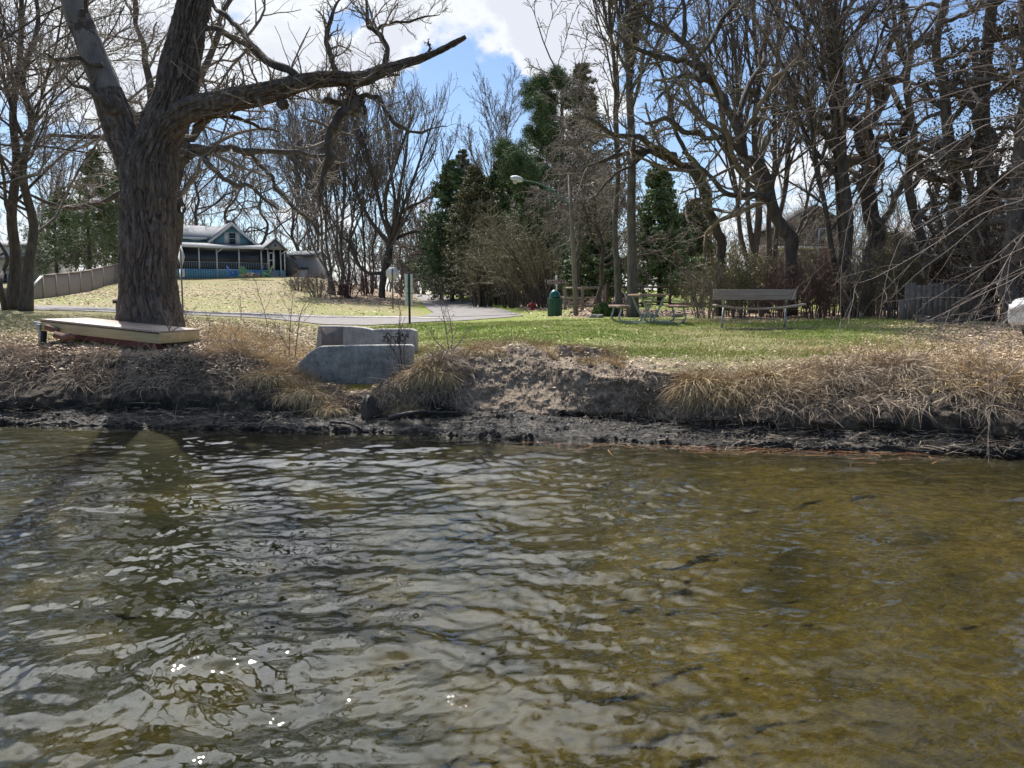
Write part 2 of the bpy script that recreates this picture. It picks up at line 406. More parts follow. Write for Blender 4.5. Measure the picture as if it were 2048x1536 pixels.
# photo column: shore y, foot y, F(y,d), F2(y,d), G(y,d), then y at d=20,30,45,60,80 and z at 130
COLS = [
    (-2500, 850, 822, (705, 12.2), (698, 12.5), (672, 14), 640, 615, 604, 598, 590, 3.0),
    (0,    850, 822, (705, 12.2), (698, 12.5), (672, 14), 640, 612, 604, 590, 563, 4.0),
    (150,  855, 822, (708, 12.0), (700, 12.3), (678, 13.2), 641, 617, 604, 584, 554, 4.3),
    (300,  858, 822, (716, 11.8), (708, 12.0), (692, 12.8), 641, 624, 607, 583, 550, 4.3),
    (400,  861, 824, (712, 11.9), (702, 12.2), (668, 14.2), 642, 628, 612, 583, 553, 4.2),
    (480,  863, 826, (712, 11.9), (702, 12.3), (668, 15.0), 645, 631, 613, 583, 553, 4.2),
    (560,  866, 828, (742, 11.8), (730, 12.1), (688, 14.5), 654, 634, 614, 583, 553, 4.2),
    (640,  868, 826, (780, 11.5), (772, 11.9), (735, 13.4), 664, 638, 617, 587, 556, 4.2),
    (690,  869, 823, (800, 11.2), (796, 11.8), (770, 13.2), 667, 639, 618, 591, 565, 3.8),
    (740,  870, 823, (803, 11.2), (798, 11.8), (765, 13.2), 667, 639, 619, 594, 575, 3.4),
    (790,  872, 823, (765, 11.2), (755, 11.6), (720, 13.2), 661, 639, 620, 597, 586, 2.8),
    (850,  875, 826, (740, 11.3), (730, 11.7), (692, 14.0), 652, 640, 620, 604, 590, 1.6),
    (920,  878, 829, (722, 11.6), (712, 12.0), (682, 14.5), 652, 640, 618, 602, 586, 1.6),
    (980,  882, 831, (712, 11.8), (700, 12.2), (678, 14.5), 650, 638, 615, 592, 576, 3.0),
    (1040, 885, 832, (704, 11.9), (692, 12.15), (677, 14.5), 649, 636, 610, 585, 570, 3.2),
    (1120, 888, 833, (735, 11.1), (716, 11.7), (692, 12.0), 648, 632, 605, 584, 572, 3.2),
    (1210, 890, 835, (752, 10.7), (722, 11.5), (696, 12.1), 647, 630, 603, 586, 574, 3.2),
    (1300, 893, 841, (765, 10.4), (748, 10.55), (696, 13.5), 648, 629, 607, 594, 580, 3.0),
    (1360, 895, 848, (772, 10.3), (752, 10.45), (698, 13.5), 649, 629, 609, 596, 582, 3.0),
    (1430, 897, 855, (790, 10.1), (764, 10.4), (700, 13.5), 649, 628, 610, 598, 583, 3.0),
    (1520, 900, 860, (776, 10.1), (752, 10.5), (700, 13.2), 649, 627, 610, 598, 584, 3.0),
    (1620, 903, 864, (760, 10.0), (740, 10.5), (698, 13.0), 648, 626, 610, 598, 584, 3.0),
    (1750, 907, 867, (748, 10.0), (727, 10.6), (694, 13.0), 645, 625, 610, 598, 584, 3.0),
    (1860, 910, 871, (745, 9.9), (727, 10.4), (692, 13.0), 644, 625, 610, 598, 584, 3.0),
    (1960, 913, 876, (752, 9.7), (734, 10.2), (694, 13.0), 646, 625, 610, 598, 584, 3.0),
    (2048, 916, 882, (765, 9.5), (745, 10.0), (698, 13.0), 648, 626, 610, 598, 584, 3.0),
    (4600, 920, 890, (765, 9.4), (750, 9.9), (700, 13.0), 648, 626, 610, 598, 584, 3.0),
]
keyD, keyZ, kx = [], [], []
for c in COLS:
    x, sh, ft, F, F2, G, h20, h30, h45, h60, h80, z130 = c
    ds = 2720.0 / (sh - 600); df = (CAM_Z - 0.15) * 1600 / (ft - 600)
    D = [1.0, ds - 3.0, ds - 0.8, ds, df, F[1], F2[1], G[1], 20, 30, 45, 60, 80, 130, 260]
    Z = [-0.95, -0.62, -0.20, -0.02, 0.15, Zy(*F), Zy(*F2), Zy(*G), Zy(h20, 20), Zy(h30, 30), Zy(h45, 45), Zy(h60, 60), Zy(h80, 80), z130, z130 + 2]
    kx.append(x); keyD.append(D); keyZ.append(Z)
kx = np.array(kx, float); keyD = np.array(keyD); keyZ = np.array(keyZ)
inner = np.linspace(-260, 2300, 900)
PX = np.concatenate([np.linspace(-2500, -280, 60), inner, np.linspace(2320, 4600, 60)])
KD = np.stack([np.interp(PX, kx, keyD[:, k]) for k in range(keyD.shape[1])], 1)
KZ = np.stack([np.interp(PX, kx, keyZ[:, k]) for k in range(keyZ.shape[1])], 1)
segs = [14, 14, 26, 60, 110, 40, 60, 90, 60, 45, 30, 26, 16, 6]
sp = np.concatenate([[k + i / n for i in range(n)] for k, n in enumerate(segs)] + [[len(segs)]])
ki = np.minimum(np.floor(sp).astype(int), len(segs) - 1); kf = sp - ki
GD = KD[:, ki] * (1 - kf) + KD[:, ki + 1] * kf
GZ = KZ[:, ki] * (1 - kf) + KZ[:, ki + 1] * kf
PXg = PX[:, None] + 0 * GD
S_ = sp[None, :] + 0 * GD
sandy = smooth(880, 960, PXg) * (1 - smooth(1330, 1420, PXg))          # the collapsed sandy part of the bank
gully = np.exp(-((PXg - 725) / 55.0) ** 2)
# steep lower bank where it is not sandy
t = np.clip(S_ - 4, 0, 1)
seg4 = (S_ >= 4) & (S_ <= 5)
zE = KZ[:, 4][:, None]; zF = KZ[:, 5][:, None]
steep = t ** 0.5
GZ = np.where(seg4, zE + (zF - zE) * (t * (0.25 + 0.75 * sandy) + steep * 0.75 * (1 - sandy)), GZ)
# scarp steps
for (pa, pb, s0, s1) in ((1080, 1230, 6, 7), (1180, 1400, 5, 6), (1040, 1110, 5, 6)):
    m = smooth(pa, pa + 25, PXg) * (1 - smooth(pb - 25, pb, PXg))
    tt = np.clip(S_ - s0, 0, 1); a = KZ[:, s0][:, None]; b = KZ[:, s1][:, None]
    w = (S_ >= s0) & (S_ <= s1)
    GZ = np.where(w, GZ * (1 - m) + m * (a + (b - a) * smooth(0.15, 0.6, tt) + 0.02 * np.sin(tt * 3)), GZ)
GX = (PXg - 1024) / 1600 * GD
# noise
bank = smooth(3.9, 4.15, S_) * (1 - smooth(6.2, 7.0, S_))
mud = smooth(2.9, 3.02, S_) * (1 - smooth(3.95, 4.1, S_))
lawn = smooth(6.6, 7.2, S_)
GZ = GZ + bank * (fbm(GX * 2.2, GD * 2.2, 3, 5) * 0.075 + fbm(GX * 9, GD * 9, 5, 4) * 0.035 + fbm(GX * 26, GD * 26, 6, 3) * 0.014)
GD2 = GD - bank * (0.10 + fbm(GX * 3.0, GZ * 4.0, 8, 4) * 0.11 + fbm(GX * 11, GZ * 12, 9, 3) * 0.05)
GZ = GZ + mud * (np.clip(fbm(GX * 3.5, GD * 7, 11, 5) * 1.6, -0.3, 1) * 0.045 + 0.03 + fbm(GX * 22, GD * 30, 12, 3) * 0.022)
ledge = mud * (1 - smooth(3.10, 3.16 + 0.0, S_ + fbm(GX * 2.5, GD * 0, 14, 4) * 0.08))
GZ = GZ - ledge * 0.05
lw = lawn * (1 - smooth(9, 10, S_) * 0.3)
GZ = GZ + lw * (fbm(GX * 0.5, GD * 0.5, 20, 3) * 0.03 + fbm(GX * 4, GD * 4, 21, 3) * 0.012)
# hummocks on the left mound
GZ = GZ + bank * (1 - smooth(520, 640, PXg)) * fbm(GX * 1.1, GD * 1.3, 31, 3) * 0.05
# flatten noise under the road is not needed (it is small there)
nC, nR = GD.shape
gv = np.stack([GX, GD2, GZ], -1).reshape(-1, 3)
ii = (np.arange(nC - 1)[:, None] * nR + np.arange(nR - 1)[None, :])
gf = np.stack([ii, ii + nR, ii + nR + 1, ii + 1], -1).reshape(-1, 4)


def gz(x, y):
    x = np.asarray(x, float); y = np.asarray(y, float)
    p = 1024 + x / y * 1600
    ci = np.clip(np.interp(p, PX, np.arange(nC)), 0, nC - 1.001); c0 = ci.astype(int); cf = ci - c0
    out = np.zeros(x.shape)
    flat = out.ravel(); c0r = np.ravel(c0); cfr = np.ravel(cf); yr = np.ravel(y)
    for c in np.unique(c0r):
        w = c0r == c
        a = np.interp(yr[w], np.maximum.accumulate(GD2[c]), GZ[c]); b = np.interp(yr[w], np.maximum.accumulate(GD2[c + 1]), GZ[c + 1])
        flat[w] = a * (1 - cfr[w]) + b * cfr[w]
    return flat.reshape(x.shape)


def gz1(x, y): return float(gz(np.array([x]), np.array([y]))[0])


def on_ground(px, d):
    x = (px - 1024) / 1600 * d
    return np.array([x, d, gz1(x, d)])


g = MB(); g.add(gv, gf)
# far skirts so that the sheet reaches the horizon and continues under the lake behind the camera
g.add([(-400, -60, -1.0), (400, -60, -1.0), (400, 9, -1.0), (-400, 9, -1.0)], [(0, 1, 2, 3)])
g.add([(-900, 250, 2.6), (900, 250, 2.6), (900, 900, 6), (-900, 900, 6)], [(0, 1, 2, 3)])
g.add([(-400, 8, -0.4), (-22, 8, -0.4), (-150, 250, 2.4), (-700, 250, 2.4)], [(0, 1, 2, 3)])
g.add([(22, 8, -0.4), (400, 8, -0.4), (700, 250, 2.4), (150, 250, 2.4)], [(0, 1, 2, 3)])

# masks: r soil, g mud, b leaf litter ; second: r lush green
soil = smooth(3.95, 4.05, S_) * (1 - smooth(5.9, 6.5, S_ + fbm(GX * 2, GD * 2, 40, 4) * 0.5))
soil = np.maximum(soil, sandy * smooth(3.95, 4.05, S_) * (1 - smooth(5.3, 6.3, S_ + fbm(GX * 1.5, GD * 1.5, 41, 4) * 0.7)))
scarp = smooth(1040, 1080, PXg) * (1 - smooth(1225, 1260, PXg)) * smooth(5.7, 6.1, S_) * (1 - smooth(6.75, 6.95, S_ + fbm(GX * 3, GD * 3, 43, 3) * 0.3))
soil = np.maximum(soil, scarp * smooth(-.35, .1, fbm(GX * 1.8, GD * 1.8, 44, 3)))
soil = np.maximum(soil, gully * smooth(3.95, 4.1, S_) * (1 - smooth(7.3, 7.8, S_)))
under = 1 - smooth(2.98, 3.0, S_)
mudm = smooth(2.95, 3.0, S_) * (1 - smooth(3.98, 4.12, S_ + fbm(GX * 5, GD * 5, 45, 3) * 0.12))
nl = fbm(GX * 0.35, GD * 0.25, 50, 4)
lit = np.zeros_like(GD)
lit = np.maximum(lit, smooth(1620, 1900, PXg + nl * 150) * smooth(6, 6.4, S_) * (1 - 0.3 * smooth(8.5, 9, S_)))
lit = np.maximum(lit, (1 - smooth(640, 700, PXg)) * smooth(5.0, 6.0, S_) * (1 - smooth(7.8, 8.6, S_)) * (smooth(-300, 350, PXg) * 0.75))
lit = np.maximum(lit, smooth(600, 680, PXg) * (1 - smooth(820, 850, PXg)) * smooth(48, 54, GD) * 0.95)
lit = np.maximum(lit, smooth(0, 30, PXg - (1060 - (GD - 30) * 3.7)) * (1 - smooth(1180, 1240, PXg)) * smooth(34, 38, GD))
lit = np.maximum(lit, smooth(1120, 1160, PXg) * (1 - smooth(1420, 1460, PXg)) * smooth(26, 27.5, GD) * (1 - smooth(34, 37, GD)) * 0.9)
lit = np.maximum(lit, smooth(40, 60, GD) * 0.45 * (1 - smooth(600, 700, PXg)))
lit = np.maximum(lit, smooth(1390, 1450, PXg) * smooth(20.5, 22.5, GD) * (1 - smooth(28, 33, GD)) * 0.8)
lit = np.maximum(lit, (GD > 85) * 0.7)
lush = smooth(-0.5, 0.5, fbm(GX * 0.45, GD * 0.3, 60, 4)) * 0.6
lush = lush + 0.45 * smooth(820, 860, PXg) * (1 - smooth(1180, 1450, PXg)) * smooth(6.4, 7.4, S_)
lush = lush + 0.6 * smooth(1240, 1300, PXg) * smooth(33, 40, GD) * (1 - smooth(75, 90, GD))
lush = np.clip((lush + .22 * smooth(860, 960, PXg) * (1 - smooth(1650, 1850, PXg))) * (0.35 + 0.65 * smooth(560, 760, PXg) + 0.5 * smooth(36, 40, GD)) * smooth(6.2, 7.6, S_), 0, 1)
nshore = smooth(1.9, 3.0, S_ + fbm(GX * 1.2, GD * 1.2, 67, 3) * .5)
mudm = np.where(under > .5, nshore * .85, mudm)
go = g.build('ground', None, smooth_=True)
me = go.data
nv = len(me.vertices); nn = nC * nR


def setattr_col(me, name, r, gg, b, n):
    a = np.zeros((n, 4), np.float32); a[:, 3] = 1
    k = r.size
    a[:k, 0] = r.ravel(); a[:k, 1] = gg.ravel(); a[:k, 2] = b.ravel()
    at = me.attributes.new(name, 'FLOAT_COLOR', 'POINT'); at.data.foreach_set('color', a.ravel())


setattr_col(me, 'mask_a', soil, mudm, lit, nv)
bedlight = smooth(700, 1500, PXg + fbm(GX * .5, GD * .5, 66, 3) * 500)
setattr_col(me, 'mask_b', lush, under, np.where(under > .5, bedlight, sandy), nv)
tag(go, kind='structure')

gm = bpy.data.materials.new('ground_mat'); gm.use_nodes = True
n, l = gm.node_tree.nodes, gm.node_tree.links
B = n['Principled BSDF']
tco = N(n, 'ShaderNodeTexCoord')
A = N(n, 'ShaderNodeAttribute', attribute_name='mask_a'); Asep = N(n, 'ShaderNodeSeparateColor'); l.new(A.outputs['Color'], Asep.inputs[0])
Bt = N(n, 'ShaderNodeAttribute', attribute_name='mask_b'); Bsep = N(n, 'ShaderNodeSeparateColor'); l.new(Bt.outputs['Color'], Bsep.inputs[0])


def ntex(scale, detail=8, rough=0.65, dist=0.0):
    t = N(n, 'ShaderNodeTexNoise', i_Scale=scale, i_Detail=float(detail), i_Roughness=rough, i_Distortion=dist); l.new(tco.outputs['Object'], t.inputs['Vector']); return t.outputs[0]


def ramp(fac, *els):
    r = N(n, 'ShaderNodeValToRGB'); l.new(fac, r.inputs[0]); e = r.color_ramp.elements
    e[0].position, e[0].color = els[0][0], (*els[0][1], 1); e[1].position, e[1].color = els[-1][0], (*els[-1][1], 1)
    for p, c in els[1:-1]: q = e.new(p); q.color = (*c, 1)
    return r.outputs[0]


def mixn(f, a, b):
    m = N(n, 'ShaderNodeMix', data_type='RGBA'); l.new(f, m.inputs[0]); l.new(a, m.inputs[6]); l.new(b, m.inputs[7]); return m.outputs[2]


def mathn(op, a, b, clamp=True):
    m = N(n, 'ShaderNodeMath', operation=op, use_clamp=clamp)
    for i, s in enumerate((a, b)):
        if isinstance(s, (int, float)): m.inputs[i].default_value = s
        else: l.new(s, m.inputs[i])
    return m.outputs[0]


fine = ntex(26, 8, 0.75); midn = ntex(3.0, 6); big = ntex(0.5, 4)
dry = ramp(fine, (0.34, (0.13, 0.10, 0.05)), (0.5, (0.27, 0.225, 0.12)), (0.66, (0.42, 0.36, 0.22)))
grn = ramp(fine, (0.34, (0.08, 0.11, 0.02)), (0.5, (0.19, 0.24, 0.04)), (0.66, (0.33, 0.36, 0.09)))
f1 = mathn('ADD', Bsep.outputs[0], mathn('MULTIPLY', mathn('SUBTRACT', midn, 0.5, False), 1.6, False))
col = mixn(f1, dry, grn)
litter = ramp(ntex(16, 7, 0.85), (0.36, (0.09, 0.06, 0.04)), (0.5, (0.26, 0.19, 0.13)), (0.64, (0.52, 0.42, 0.31)))
lf = N(n, 'ShaderNodeMapRange'); lf.inputs['From Min'].default_value = 0.40; lf.inputs['From Max'].default_value = 0.56
l.new(mathn('ADD', mathn('MULTIPLY', Asep.outputs[2], 0.42), mathn('MULTIPLY', ntex(5, 7, 0.8), 0.5)), lf.inputs['Value'])
col = mixn(lf.outputs[0], col, litter)
soilc = ramp(ntex(9, 9, 0.75), (0.32, (0.035, 0.026, 0.02)), (0.5, (0.10, 0.078, 0.058)), (0.68, (0.22, 0.175, 0.135)))
sandc = ramp(ntex(16, 10, 0.8), (0.34, (0.11, 0.08, 0.055)), (0.5, (0.30, 0.235, 0.17)), (0.66, (0.50, 0.41, 0.31)))
soilc = mixn(Bsep.outputs[2], soilc, sandc)
col = mixn(Asep.outputs[0], col, soilc)
mudc = ramp(ntex(14, 8, 0.7), (0.42, (0.009, 0.008, 0.006)), (0.58, (0.022, 0.018, 0.014)), (0.74, (0.10, 0.08, 0.06)))
col = mixn(Asep.outputs[1], col, mudc)
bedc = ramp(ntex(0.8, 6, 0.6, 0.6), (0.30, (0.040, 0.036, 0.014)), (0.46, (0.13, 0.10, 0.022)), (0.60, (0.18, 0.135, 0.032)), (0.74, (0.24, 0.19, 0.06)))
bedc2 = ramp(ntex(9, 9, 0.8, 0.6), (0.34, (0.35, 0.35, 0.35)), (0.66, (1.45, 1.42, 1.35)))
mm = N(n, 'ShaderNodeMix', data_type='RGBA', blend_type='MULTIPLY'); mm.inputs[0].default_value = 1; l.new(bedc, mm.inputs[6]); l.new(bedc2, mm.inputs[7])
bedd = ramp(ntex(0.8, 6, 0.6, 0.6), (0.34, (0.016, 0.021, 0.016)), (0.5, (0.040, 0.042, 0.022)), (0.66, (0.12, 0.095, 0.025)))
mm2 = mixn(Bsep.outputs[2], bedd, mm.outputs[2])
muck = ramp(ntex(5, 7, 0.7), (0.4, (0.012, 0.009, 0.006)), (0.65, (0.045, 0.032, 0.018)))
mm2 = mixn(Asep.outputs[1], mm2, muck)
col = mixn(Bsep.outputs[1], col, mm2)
l.new(col, B.inputs['Base Color'])
rg = N(n, 'ShaderNodeMapRange'); rg.inputs['To Min'].default_value = 0.95; rg.inputs['To Max'].default_value = 0.42
l.new(Asep.outputs[1], rg.inputs['Value']); l.new(rg.outputs[0], B.inputs['Roughness']); B.inputs['Specular IOR Level'].default_value = 0.3
bmp = N(n, 'ShaderNodeBump', i_Strength=1.0, i_Distance=0.035)
l.new(mathn('ADD', ntex(30, 8, 0.75), ntex(7, 6, 0.7), False), bmp.inputs['Height']); l.new(bmp.outputs[0], B.inputs['Normal'])
me.materials.append(gm)

# road: cross road and the lane climbing the hill
rn = MB()
pxs = np.linspace(-300, 1046, 150)
near = np.interp(pxs, [-300, 450, 640, 800, 850, 900, 1046], [27, 27, 25, 24.2, 24.6, 27, 31.6])
far = np.interp(pxs, [-300, 450, 850, 1046], [33, 33, 33.5, 32.4])


def sheet(mb, A2, D2, lift):
    X = (A2 - 1024) / 1600 * D2; Z = gz(X, D2) + lift
    a, b = A2.shape; i = (np.arange(a - 1)[:, None] * b + np.arange(b - 1)[None, :])
    mb.add(np.stack([X, D2, Z], -1), np.stack([i, i + b, i + b + 1, i + 1], -1).reshape(-1, 4))


tt = np.linspace(0, 1, 22)[None, :]
sheet(rn, pxs[:, None] + 0 * tt, near[:, None] * (1 - tt) + far[:, None] * tt, 0.022)
dd = np.linspace(32.6, 84, 120)
le = np.interp(dd, [32, 38, 50, 62, 80, 84], [840, 868, 850, 838, 828, 826]); ri = np.interp(dd, [32, 38, 50, 62, 80, 84], [1042, 1010, 960, 918, 868, 862])
sheet(rn, (le[:, None] * (1 - tt) + ri[:, None] * tt)[::-1], (dd[:, None] + 0 * tt)[::-1], 0.036)
M_road = mat('asphalt_worn', (0.235, 0.215, 0.205), (0.165, 0.15, 0.145), 0.9, 2.0, bump=0.4, bscale=60)
tag(rn.build('road', M_road, smooth_=True), kind='structure')
ln = MB(); pl = np.linspace(300, 905, 90); tw = np.linspace(0, 1, 3)[None, :]
dl = np.interp(pl, [300, 450, 850, 905], [31.8, 31.8, 31.2, 30.6])
sheet(ln, pl[:, None] + 0 * tw, dl[:, None] + tw * 0.45, 0.040)
M_line = mat('road_line', (0.62, 0.58, 0.55), (0.40, 0.37, 0.35), 0.8, 3)
tag(ln.build('road_edge_line', M_line), kind='structure')

# ---------------------------------------------------------------- water
rngw = np.random.default_rng(5)
PXw = np.concatenate([np.linspace(-2300, -300, 120)[:-1], np.linspace(-300, 2350, 930), np.linspace(2350, 4300, 120)[1:]])
Dw = np.exp(np.linspace(math.log(1.25), math.log(12.3), 980))
Xw = (PXw[:, None] - 1024) / 1600 * Dw[None, :]; Yw = Dw[None, :] + 0 * Xw
# domain warp for the contorted look
wx = Xw + 0.14 * fbm(Xw * 1.7, Yw * 1.7, 71, 3); wy = Yw + 0.08 * fbm(Xw * 1.9 + 9, Yw * 1.9, 72, 2)
H = np.zeros_like(Xw)
for lam, amp, cnt, spread in ((1.7, 0.0100, 5, 0.45), (0.85, 0.0060, 8, 0.7), (0.42, 0.0042, 14, 0.9), (0.22, 0.0027, 22, 1.1), (0.125, 0.0014, 28, 1.5), (0.075, 0.0007, 26, 1.9)):
    for k in range(cnt):
        L_ = lam * rngw.uniform(0.75, 1.3); th = math.radians(98) + rngw.normal(0, spread * 0.6); ph = rngw.uniform(0, 6.28)
        kk = 2 * math.pi / L_
        p = kk * (math.cos(th) * wx + math.sin(th) * wy) + ph
        fade = 1.0 if L_ > 0.2 else np.clip(1.25 - Yw / (L_ * 110), 0.2, 1)
        H += amp / math.sqrt(cnt) * 1.3 * fade * (np.sin(p) + 0.22 * np.cos(2 * p))
pxw = PXw[:, None] + 0 * Xw
calm = 1 - 0.55 * smooth(1150, 1750, pxw + (Yw - 4) * -40 + fbm(Xw * 0.6, Yw * 0.6, 77, 2) * 200)
shore_d = np.interp(PXw, kx, keyD[:, 3])[:, None]
calm = calm * (1 - 0.8 * smooth(-1.3, 0.0, Yw - shore_d))
gust = 0.75 + 0.45 * smooth(-0.4, 0.5, fbm(Xw * 0.7, Yw * 0.45, 78, 3))
edge = smooth(-2300, -1900, pxw) * (1 - smooth(3900, 4300, pxw)) * smooth(1.25, 1.5, Yw)
H = H * calm * gust * edge
wb = MB(); a_, b_ = Xw.shape
i = (np.arange(a_ - 1)[:, None] * b_ + np.arange(b_ - 1)[None, :])
wb.add(np.stack([Xw, Yw, H], -1), np.stack([i, i + b_, i + b_ + 1, i + 1], -1).reshape(-1, 4))
x0, x1 = Xw[0, 0], Xw[-1, 0]
wb.add([(-80, -60, 0), (80, -60, 0), (x1, 1.25, 0), (x0, 1.25, 0)], [(0, 1, 2, 3)])
wb.add([(-80, -60, 0), (x0, 1.25, 0), (Xw[0, -1], 12.3, 0), (-80, 12.3, 0)], [(0, 1, 2, 3)])
wb.add([(80, -60, 0), (80, 12.3, 0), (Xw[-1, -1], 12.3, 0), (x1, 1.25, 0)], [(0, 1, 2, 3)])
wm = bpy.data.materials.new('lake_water'); wm.use_nodes = True
n, l = wm.node_tree.nodes, wm.node_tree.links; n.clear()
fr = N(n, 'ShaderNodeFresnel', i_IOR=1.34)
gl = N(n, 'ShaderNodeBsdfGlossy', i_Roughness=0.02); gl.inputs['Color'].default_value = (1, 1, 1, 1)
tr = N(n, 'ShaderNodeBsdfTransparent'); tr.inputs['Color'].default_value = (0.74, 0.74, 0.58, 1)
mx = N(n, 'ShaderNodeMixShader'); l.new(fr.outputs[0], mx.inputs[0]); l.new(tr.outputs[0], mx.inputs[1]); l.new(gl.outputs[0], mx.inputs[2])
tco = N(n, 'ShaderNodeTexCoord'); nz = N(n, 'ShaderNodeTexNoise', i_Scale=14.0, i_Detail=3.0, i_Distortion=0.8); l.new(tco.outputs['Object'], nz.inputs['Vector'])
bp = N(n, 'ShaderNodeBump', i_Strength=0.12, i_Distance=0.010); l.new(nz.outputs[0], bp.inputs['Height'])
l.new(bp.outputs[0], fr.inputs['Normal']); l.new(bp.outputs[0], gl.inputs['Normal'])
ou = N(n, 'ShaderNodeOutputMaterial'); l.new(mx.outputs[0], ou.inputs[0])
tag(wb.build('water', wm, smooth_=True), kind='structure')

# ---------------------------------------------------------------- built things
def px2m(px, d): return px / 1600.0 * d


# --- concrete barriers on the bank
def barrier(name, outline, d, thick, mt, label, yaw=0.0):
    "outline: list of photo pixels (x,y) clockwise, slab facing the lake at depth d"
    pts = [W(x, y, d) for x, y in outline]
    c = np.mean([p[0] for p in pts]); zb = min(p[2] for p in pts)
    root = empty(name, (c, d, zb), yaw, label, 'concrete slab')
    mb = MB()
    poly = [(p[0] - c, p[2] - zb) for p in pts]
    mb.prism(poly, 0, thick)
    o = mb.build('slab', mt, root, bevel=0.018)
    return root


b1 = barrier('concrete_barrier', [(584, 741), (603, 720), (620, 703), (640, 693), (700, 691.5), (760, 690.5), (822, 690), (826, 694), (825, 762), (738, 769), (690, 769), (628, 765), (598, 756)], 11.75, 0.24, M_concrete,
             'weathered grey concrete slab with a slanted left end, nearest the water in the gully', 0.02)
b2 = barrier('concrete_barrier', [(636, 652), (668, 652), (700, 653), (722, 655), (735, 657), (744, 660), (756, 658), (790, 658), (822, 658), (832, 662), (833, 712), (828, 735), (632, 735), (630, 700)], 13.3, 0.26, M_concrete2,
             'pale concrete slab with black graffiti standing behind the grey slanted one', -0.01)
# browner left third of the rear slab: cast seam
mb = MB(); r = b2.location
mb.box(-1.0 * px2m(95, 13.3), -px2m(52, 13.3), -0.006, 0.02, 0.1, px2m(80, 13.3)); mb.build('stained_face', M_concrete3, b2)
gm_ = MB()
strokes = [[(470, 490), (540, 370), (610, 260), (670, 330), (720, 400)], [(440, 400), (520, 400), (640, 470), (700, 560)], [(725, 380), (720, 480)], [(760, 400), (870, 405), (980, 400)], [(870, 340), (960, 260), (1060, 350)],
           [(790, 440), (860, 520), (890, 640)], [(980, 250), (985, 640)], [(1040, 380), (1035, 540), (1220, 510), (1130, 370), (1080, 360)], [(1080, 350), (1150, 330), (1100, 295)], [(1200, 370), (1300, 300), (1310, 420), (1200, 370)],
           [(600, 600), (700, 640)], [(1160, 640), (1240, 610)], [(440, 560), (500, 520)], [(940, 440), (930, 560), (960, 630)], [(590, 400), (620, 500), (600, 590)], [(1010, 620), (1040, 600)]]
for s in strokes:
    for (a, b) in zip(s[:-1], s[1:]):
        pa = W(740 + a[0] / 17.07, 650 + a[1] / 17.07, 13.3) - np.array(r); pb = W(740 + b[0] / 17.07, 650 + b[1] / 17.07, 13.3) - np.array(r)
        dx, dz = pb[0] - pa[0], pb[2] - pa[2]; L = math.hypot(dx, dz) or 1; w = 0.0075
        nx, nz_ = -dz / L * w, dx / L * w
        ex, ez = dx / L * 0.004, dz / L * 0.004
        q = [(pa[0] + nx - ex, pa[2] + nz_ - ez), (pa[0] - nx - ex, pa[2] - nz_ - ez), (pb[0] - nx + ex, pb[2] - nz_ + ez), (pb[0] + nx + ex, pb[2] + nz_ + ez)]
        gm_.prism(q, -0.0045, -0.001)
gm_.build('graffiti', M_paint, b2)

# --- dock section beside the big tree
A = W(81, 641, 12.9); Bp = W(318, 666, 12.2)
dv = Vector(Bp - A); Ld = dv.length
dock = empty('dock_section', A, math.atan2(dv.y, dv.x), 'new wooden dock section with pale lumber sides lying in front of the big tree', 'dock section', ry=math.asin(-dv.z / Ld))
wd = 0.92
mb = MB(); nb = 15
for k in range(nb):
    x0 = k * Ld / nb + 0.004; mb.box(x0, (k + 1) * Ld / nb - 0.006, -0.012, wd + 0.012, 0.0, 0.028)
mb.build('decking', M_decking, dock, bevel=0.003)
for (x0, x1, y0, y1, nm) in ((0, Ld, 0.0, 0.038, 'side_beam'), (0, Ld, wd - 0.038, wd, 'side_beam'), (Ld - 0.038, Ld, 0.039, wd - 0.039, 'end_beam'), (0, 0.038, 0.039, wd - 0.039, 'end_beam')):
    MB().box(x0, x1, y0, y1, -0.165, -0.003).build(nm, M_lumber, dock, bevel=0.004)
MB().box(-0.006, Ld + 0.006, -0.010, 0.0, -0.016, -0.001).build('trim', M_wetwood, dock)
mb = MB(); mb.box(-0.05, 0.02, -0.04, 0.10, -0.15, -0.06); mb.rod((-0.03, 0.02, -0.33), (-0.03, 0.02, -0.04), 0.03); mb.box(-0.16, 0.0, 0.0, 0.03, -0.07, -0.03); mb.build('pipe_bracket', M_metal, dock, bevel=0.003)
mb = MB(); mb.rod((0.0, 0.05, -0.42), (0.02, 0.05, -0.17), 0.045); mb.build('foot', M_tyre, dock)
for px, d, k in ((180, 12.75, 0), (250, 12.6, 1)):
    pass
pa = W(118, 664, 12.95); pb = W(318, 690, 12.35)
MB().bar(pa - pa, pb - pa, 0.16, 0.14).build('beam', M_redbeam, empty('support_timber', pa, 0, 'faded red timber wedged beneath the dock section', 'timber'), bevel=0.01)
for i, (px, py, d, rz, rx) in enumerate(((121, 672, 12.5, 0.5, 0.5), (136, 674, 12.45, -0.3, -0.35), (104, 657, 12.75, 0.2, 0.1))):
    lab = ['reddish paving brick propped up left of its leaning neighbour under the dock edge', 'reddish paving brick leaning to the right on the soil below the dock edge', 'brown paving brick tucked under the dock corner by the metal bracket'][i]
    o = MB().box(-0.10, 0.10, -0.05, 0.05, -0.035, 0.035).build('paving_brick', M_brick, bevel=0.008)
    o.location = tuple(W(px, py, d)); o.rotation_euler = (rx, 0.3 * (-1) ** i, rz); tag(o, lab, 'brick', 'loose bricks under the dock section')

# --- signs
def ground_y(px, py_base, d): return W(px, py_base, d)


